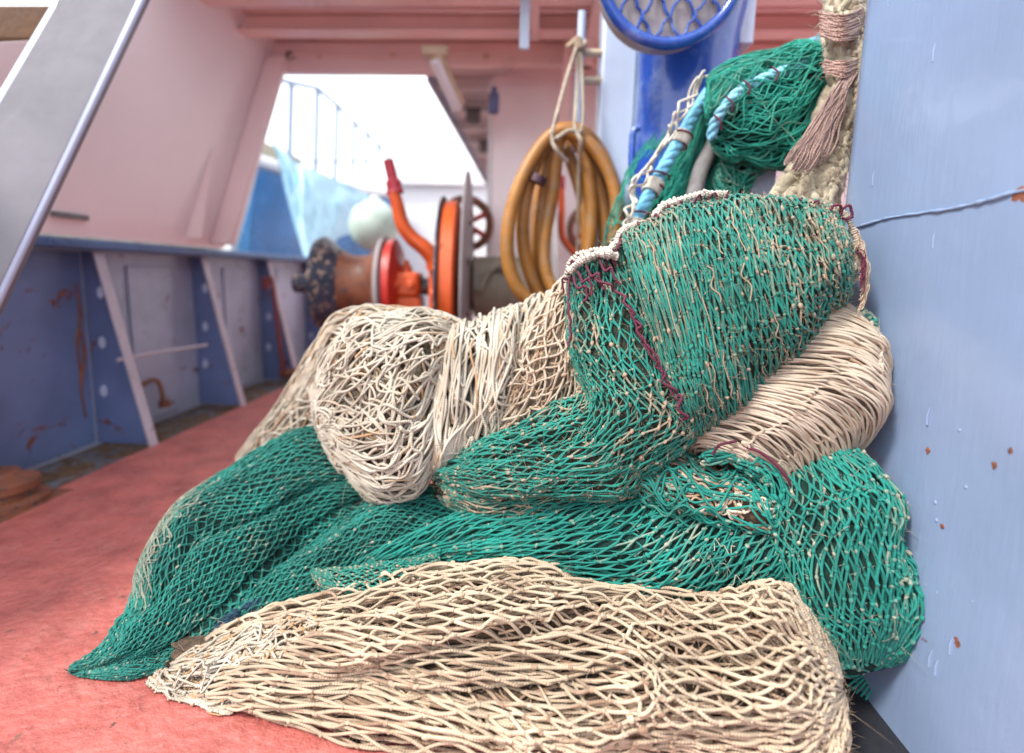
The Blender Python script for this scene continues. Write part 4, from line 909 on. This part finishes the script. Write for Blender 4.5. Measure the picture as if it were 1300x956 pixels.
Gb.net(st, 17, 17, .0034, jit=.14, warp=1.4, ease=.4, tint=.15, knot=0, seed=65, m=8)
Gb.net(st, 17, 15, .0032, jit=.16, warp=1.4, ease=.4, tint=.4, knot=0, seed=66, off=-.009, m=8)
Gb.loose(st, 50, .0034, along=True, span=(.2, .5), wob=.02, tint=.2, seed=67, off=.004)
Ga.fuzz(st, 500, .012, .0005, tint=.0, seed=68)
st.build('netting', M['cream_rope'], tG)

# ================================================================== HANGING GEAR (upper right)
tH = empty('hanging_green_net', P(960, 250, 1.4), 'stretched emerald net hanging in a bunch from the rope behind the roll', 'net')
H1 = Bundle([(1068, 78, 1.22, 1076, 96, 1.22, .03), (1030, 62, 1.28, 1062, 130, 1.26, .07), (985, 75, 1.33, 1035, 190, 1.30, .10), (940, 92, 1.36, 990, 212, 1.32, .11), (905, 120, 1.38, 940, 212, 1.36, .09), (898, 160, 1.38, 905, 195, 1.38, .05)], amp=.022, fs=2, ft=6, seed=9, ends=(.5, .5), endk=.06)
H1.core('inner_folds', M['coreG'], tH, off=.018)
H2 = Bundle([(960, 88, 1.45, 985, 120, 1.42, .03), (905, 118, 1.48, 935, 200, 1.44, .05), (862, 190, 1.50, 905, 290, 1.46, .06), (815, 260, 1.50, 880, 330, 1.46, .06), (780, 330, 1.50, 850, 380, 1.46, .05)], amp=.012, fs=2, ft=9, seed=10, ends=(.5, .5))
H2.core('drape_folds', M['coreG'], tH, off=.006)
H3 = Bundle([(985, 185, 1.36, 1010, 195, 1.34, .04), (925, 195, 1.40, 965, 215, 1.36, .04), (905, 225, 1.42, 940, 262, 1.38, .03), (895, 262, 1.43, 925, 300, 1.4, .03)], amp=.012, fs=3, ft=6, seed=11, ends=(.5, .5))
st = Strands()
H1.net(st, 34, 6, .0021, jit=.12, warp=1.2, ease=.3, tint=.0, knot=1.4, ktint=.1, seed=71, m=14, bulge=.004, brange=(-.1, .6))
H1.net(st, 24, 7, .0018, jit=.18, warp=1.8, ease=.3, tint=.0, knot=1.4, ktint=.1, seed=72, m=12, off=-.014)
H1.loose(st, 60, .0019, along=True, span=(.4, .9), wob=.02, tint=0, seed=173, off=.022, brange=(-.05, .3))
H1.loose(st, 150, .0020, along=True, span=(.4, .9), wob=.014, tint=-.05, seed=73, off=.004)
H1.loose(st, 12, .0018, along=False, span=(.2, .5), wob=.03, tint=-.05, seed=74, off=.006)
H2.net(st, 60, 16, .0016, jit=.25, warp=1.2, ease=.6, tint=.0, knot=1.3, ktint=.1, seed=75, m=7)
H2.loose(st, 160, .0015, along=True, span=(.2, .7), wob=.01, tint=-.05, seed=76, off=.002)
H3.net(st, 20, 12, .0016, jit=.3, warp=2, ease=.4, tint=.0, knot=1.5, ktint=.1, seed=77, m=7)
H3.loose(st, 60, .0016, along=True, span=(.2, .6), wob=.05, tint=0, seed=78)
# gauzy fringe to the left of the blue rope
FR = Bundle([(850, 150, 1.56, 872, 175, 1.52, .02), (805, 205, 1.58, 850, 240, 1.52, .03), (780, 265, 1.58, 830, 300, 1.52, .03), (765, 325, 1.58, 820, 350, 1.52, .02)], amp=.02, fs=3, ft=6, seed=3, ends=(.8, .8))
FR.net(st, 14, 12, .0012, jit=.25, warp=1.6, ease=.3, tint=.0, knot=1.4, ktint=.1, seed=79, brange=(0, .5))
st.build('netting', M['greenD'], tH)
# blue ropes with white seizings
br = empty('blue_rope', P(860, 180, 1.4), 'sky blue laid rope with white whippings along the hanging green net', 'rope')
st = Strands()
bpth = [P(1052, 44, 1.30), P(1030, 58, 1.33), P(985, 76, 1.37), P(935, 92, 1.43), P(908, 108, 1.43), P(885, 140, 1.39), P(862, 180, 1.38), P(840, 218, 1.37), P(820, 255, 1.36), P(806, 292, 1.34), P(800, 320, 1.32)]
cord(st, bpth, .0175, .1, n=260, twist=75, sides=10)
cord(st, [P(1056, 66, 1.24), P(1020, 82, 1.24), P(975, 98, 1.24), P(942, 114, 1.245), P(922, 134, 1.26), P(908, 156, 1.29), P(903, 176, 1.31)], .0135, .3, n=200, twist=85, sides=10)
st.build('rope', M['bluerope'], br)
bc = path(bpth, 200)
for i in (118, 150, 178):
    T = bc[i+1]-bc[i-1]; T /= np.linalg.norm(T); u = np.cross(T, [0, 1, 0]); u /= np.linalg.norm(u); w_ = np.cross(T, u); t = np.linspace(0, 2*np.pi*5, 70); st = Strands()
    st.add((bc[i]+T*np.linspace(-.018, .018, 70)[:, None]+.0225*(np.cos(t)[:, None]*u+np.sin(t)[:, None]*w_))[None], np.full((1, 70), .0045), .25, sides=6); st.build('white_whipping', M['whitecord'], br)
st = Strands()
for i in list(range(118, 196, 9)):
    T = bc[i+1]-bc[i-1]; T /= np.linalg.norm(T); u = np.cross(T, [0, 1, 0]); u /= np.linalg.norm(u); w_ = np.cross(T, u); t = np.linspace(0, 2*np.pi*1.2, 26)
    if i % 27 == 10: st = Strands(); st.add((bc[i]+T*np.linspace(-.02, .02, 26)[:, None]+.0275*(np.cos(t)[:, None]*u+np.sin(t)[:, None]*w_))[None], np.full((1, 26), .003), .1, sides=5); st.build('purple_tie', M['purple'], br)
b2c = path([P(1056, 66, 1.24), P(1020, 82, 1.24), P(975, 98, 1.24), P(942, 114, 1.245), P(922, 134, 1.26), P(908, 156, 1.29), P(903, 176, 1.31)], 30)
for i in range(9, 28, 5):
    st = Strands(); cord(st, [b2c[i]+[-.012, -.02, .012], b2c[i]+[.002, -.028, -.004], b2c[min(29, i+1)]+[.012, -.024, -.016]], .0024, .1, n=10, sides=5); st.build('purple_tie', M['purple'], br)
wc = Strands(); rg = np.random.default_rng(3)
cc = path([P(898, 98, 1.36), P(878, 128, 1.35), P(858, 160, 1.34), P(836, 200, 1.33), P(815, 232, 1.32), P(803, 262, 1.31), P(799, 300, 1.30)], 150)
for k in range(3):
    ph = np.arange(150)*.33+k*2.1; cp = cc+np.stack([-.010+.009*np.cos(ph*.6)+.012*(fbm(np.arange(150)*.12, np.full(150, k), k)-.5), -.01+.010*np.sin(ph), .016*np.sin(ph*.37+k)], 1)
    wc.add(cp[None], np.full((1, 150), .0036), .3, sides=6)
tag(wc.build('lashing_cord', M['whitecord'], None), 'knotted off white lashing cord along the left side of the blue rope', 'cord')
# grey hose bend
gh = MB().tube(path([P(925, 120, 1.46), P(918, 150, 1.43), P(905, 185, 1.40), P(890, 215, 1.38), P(878, 262, 1.36), P(872, 300, 1.36)], 60), .021, 14).build('grey_hose', M['rubber'], None)
tag(gh, 'rough grey hose hanging down in front of the green drape', 'hose')
gq = MB().box(P(948, 300, 1.42), P(970, 215, 1.47)); q = gq.build('grey_post', M['colgrey']); tag(q, 'short pale grey upright bar just above the green roll under the hanging net', 'bar')
gq = MB().lathe(P(940, 268, 1.52), (0, 0, 1), [(-.2, .06), (-.19, .065), (.12, .065), (.15, .04), (.16, .02)], 24); q = gq.build('gap_shade', M['black']); tag(q, 'black cylinder added as shade in the gap beneath the hanging net', 'roller')  # added cylinder, its black stands for the shade in this gap
# frayed hawser
hw = empty('hawser', P(1050, 250, 1.2), 'thick frayed cream manila hawser hanging beside the edge of the blue bulkhead', 'rope')
st = Strands()
hpth = [P(1072, -60, 1.20), P(1073, 0, 1.20), P(1070, 40, 1.19), P(1074, 75, 1.18), P(1084, 110, 1.17), P(1072, 145, 1.17), P(1058, 180, 1.17), P(1048, 215, 1.17), P(1036, 262, 1.18), P(1024, 300, 1.2)]
cord(st, hpth, .042, .5, n=220, twist=15, sides=14, wob=.010)
for q_ in range(26):
    an = q_*2.4; cord(st, [p+np.array([math.cos(an+i*.5), math.sin(an+i*.5), 0])*.036 for i, p in enumerate(hpth)], .0085, .6*(q_ % 3)/2, n=180, sides=7, wob=.012, seed=q_)
cord(st, [P(1062, 120, 1.22), P(1050, 160, 1.22), P(1030, 195, 1.22), P(1006, 235, 1.22), P(980, 280, 1.24)], .036, .3, n=120, twist=15, sides=12, wob=.01)
hcp = path(hpth, 1200); rg = np.random.default_rng(9)
idx = rg.integers(0, 1200, 1500); dv = rg.normal(0, 1, (1500, 3)); dv /= np.linalg.norm(dv, axis=1)[:, None]; t = np.linspace(0, 1, 6)
p0 = hcp[idx]+dv*.034; c2 = rg.normal(0, .02, (1500, 3))
st.add(p0[:, None]+dv[:, None]*.016*np.sin(t*3)[None, :, None]+c2[:, None]*t[None, :, None]+np.array([0, 0, -.03])*(t**1.5)[None, :, None]*rg.random((1500, 1, 1)), .0007*np.array([1, 1, 1, .9, .7, .4])[None], .1+.9*rg.random((1500, 1)), sides=3)
st.build('strands', M['hawser'], hw)
st = Strands(); rg = np.random.default_rng(19)
for (aa, bb, n, spread) in (((1062, 14), (1080, 46), 70, 14), ((1066, 74), (1088, 88), 50, 10)):
    for k in range(n):
        f = rg.random(); u0 = aa[0]-20; u1 = 1096; v = aa[1]+(bb[1]-aa[1])*f
        cord(st, [P(u0, v+rg.normal(0, 2), 1.15), P((u0+u1)/2, v+6+rg.normal(0, 3), 1.115), P(u1, v-4+rg.normal(0, 2), 1.15)], .0018, .3*rg.random(), n=14, sides=4, seed=k, wob=.006)
for k in range(120):
    f = rg.random(); o = rg.normal(0, 1)
    cord(st, [P(1078+o*3, 92+8*f, 1.13), P(1066+o*4, 115, 1.115), P(1050+o*7, 150, 1.11), P(1030+o*10, 185+8*f, 1.11), P(1018+o*10, 200+18*f, 1.12)], .0016, .4*rg.random(), n=18, sides=4, seed=k, wob=.012)
tag(st.build('mauve_yarn', M['mauve'], None), 'dusty mauve yarn wrapped round the hawser and trailing down from it', 'yarn')

# ================================================================== CAMERA / LIGHT / RENDER
cam = bpy.data.cameras.new('camera'); co = bpy.data.objects.new('camera', cam); COL.objects.link(co); scene.camera = co
cam.sensor_width = 36; cam.lens = 36*F/1300; cam.sensor_fit = 'HORIZONTAL'; cam.clip_start = .05; cam.clip_end = 6000
cam.shift_y = -(478-CY)/1300
right = RW @ np.array([1, 0, 0]); up = RW @ np.array([0, 1, 0]); fw = RW @ np.array([0, 0, 1])
mw = Matrix(((right[0], up[0], -fw[0], 0), (right[1], up[1], -fw[1], 0), (right[2], up[2], -fw[2], CAMZ), (0, 0, 0, 1)))
co.matrix_world = mw
cam.dof.use_dof = True; cam.dof.focus_distance = 0.95; cam.dof.aperture_fstop = 1.15
SE, SA = 52, 232         # sun elevation, compass-like azimuth measured from +Y clockwise
dirv = Vector((math.sin(math.radians(SA))*math.cos(math.radians(SE)), math.cos(math.radians(SA))*math.cos(math.radians(SE)), math.sin(math.radians(SE))))
sl = bpy.data.lights.new('sun', 'SUN'); sl.energy = 2.1; sl.angle = math.radians(10); sl.color = (1, .95, .88)
so = bpy.data.objects.new('sun', sl); COL.objects.link(so); so.rotation_euler = (-dirv).to_track_quat('-Z', 'Y').to_euler(); so.location = (0, 0, 6)
w_ = bpy.data.worlds.new('World'); scene.world = w_; w_.use_nodes = True; nt = w_.node_tree
bg = nt.nodes['Background']; sk = nt.nodes.new('ShaderNodeTexSky'); sk.sky_type = 'NISHITA'; sk.sun_disc = False
sk.sun_elevation = math.radians(SE); sk.sun_rotation = math.radians(SA); sk.dust_density = 4.0; sk.air_density = 1.0; sk.ozone_density = 1.0
cl = nd(nt, 'ShaderNodeTexNoise', Scale=2.2, Detail=6.0); tcw = nt.nodes.new('ShaderNodeTexCoord'); nt.links.new(tcw.outputs['Generated'], cl.inputs['Vector'])
veil = mix(nt, ramp(nt, cl.outputs[0], [(.2, (.62, .62, .62)), (.7, (.9, .9, .9))]), sk.outputs[0], (10.5, 10.8, 11.3))   # thin bright cloud veil
nt.links.new(veil, bg.inputs[0]); bg.inputs[1].default_value = .12
scene.view_settings.view_transform = 'Standard'; scene.view_settings.look = 'None'; scene.view_settings.gamma = 1; scene.view_settings.exposure = 1.1
scene.render.engine = 'CYCLES'
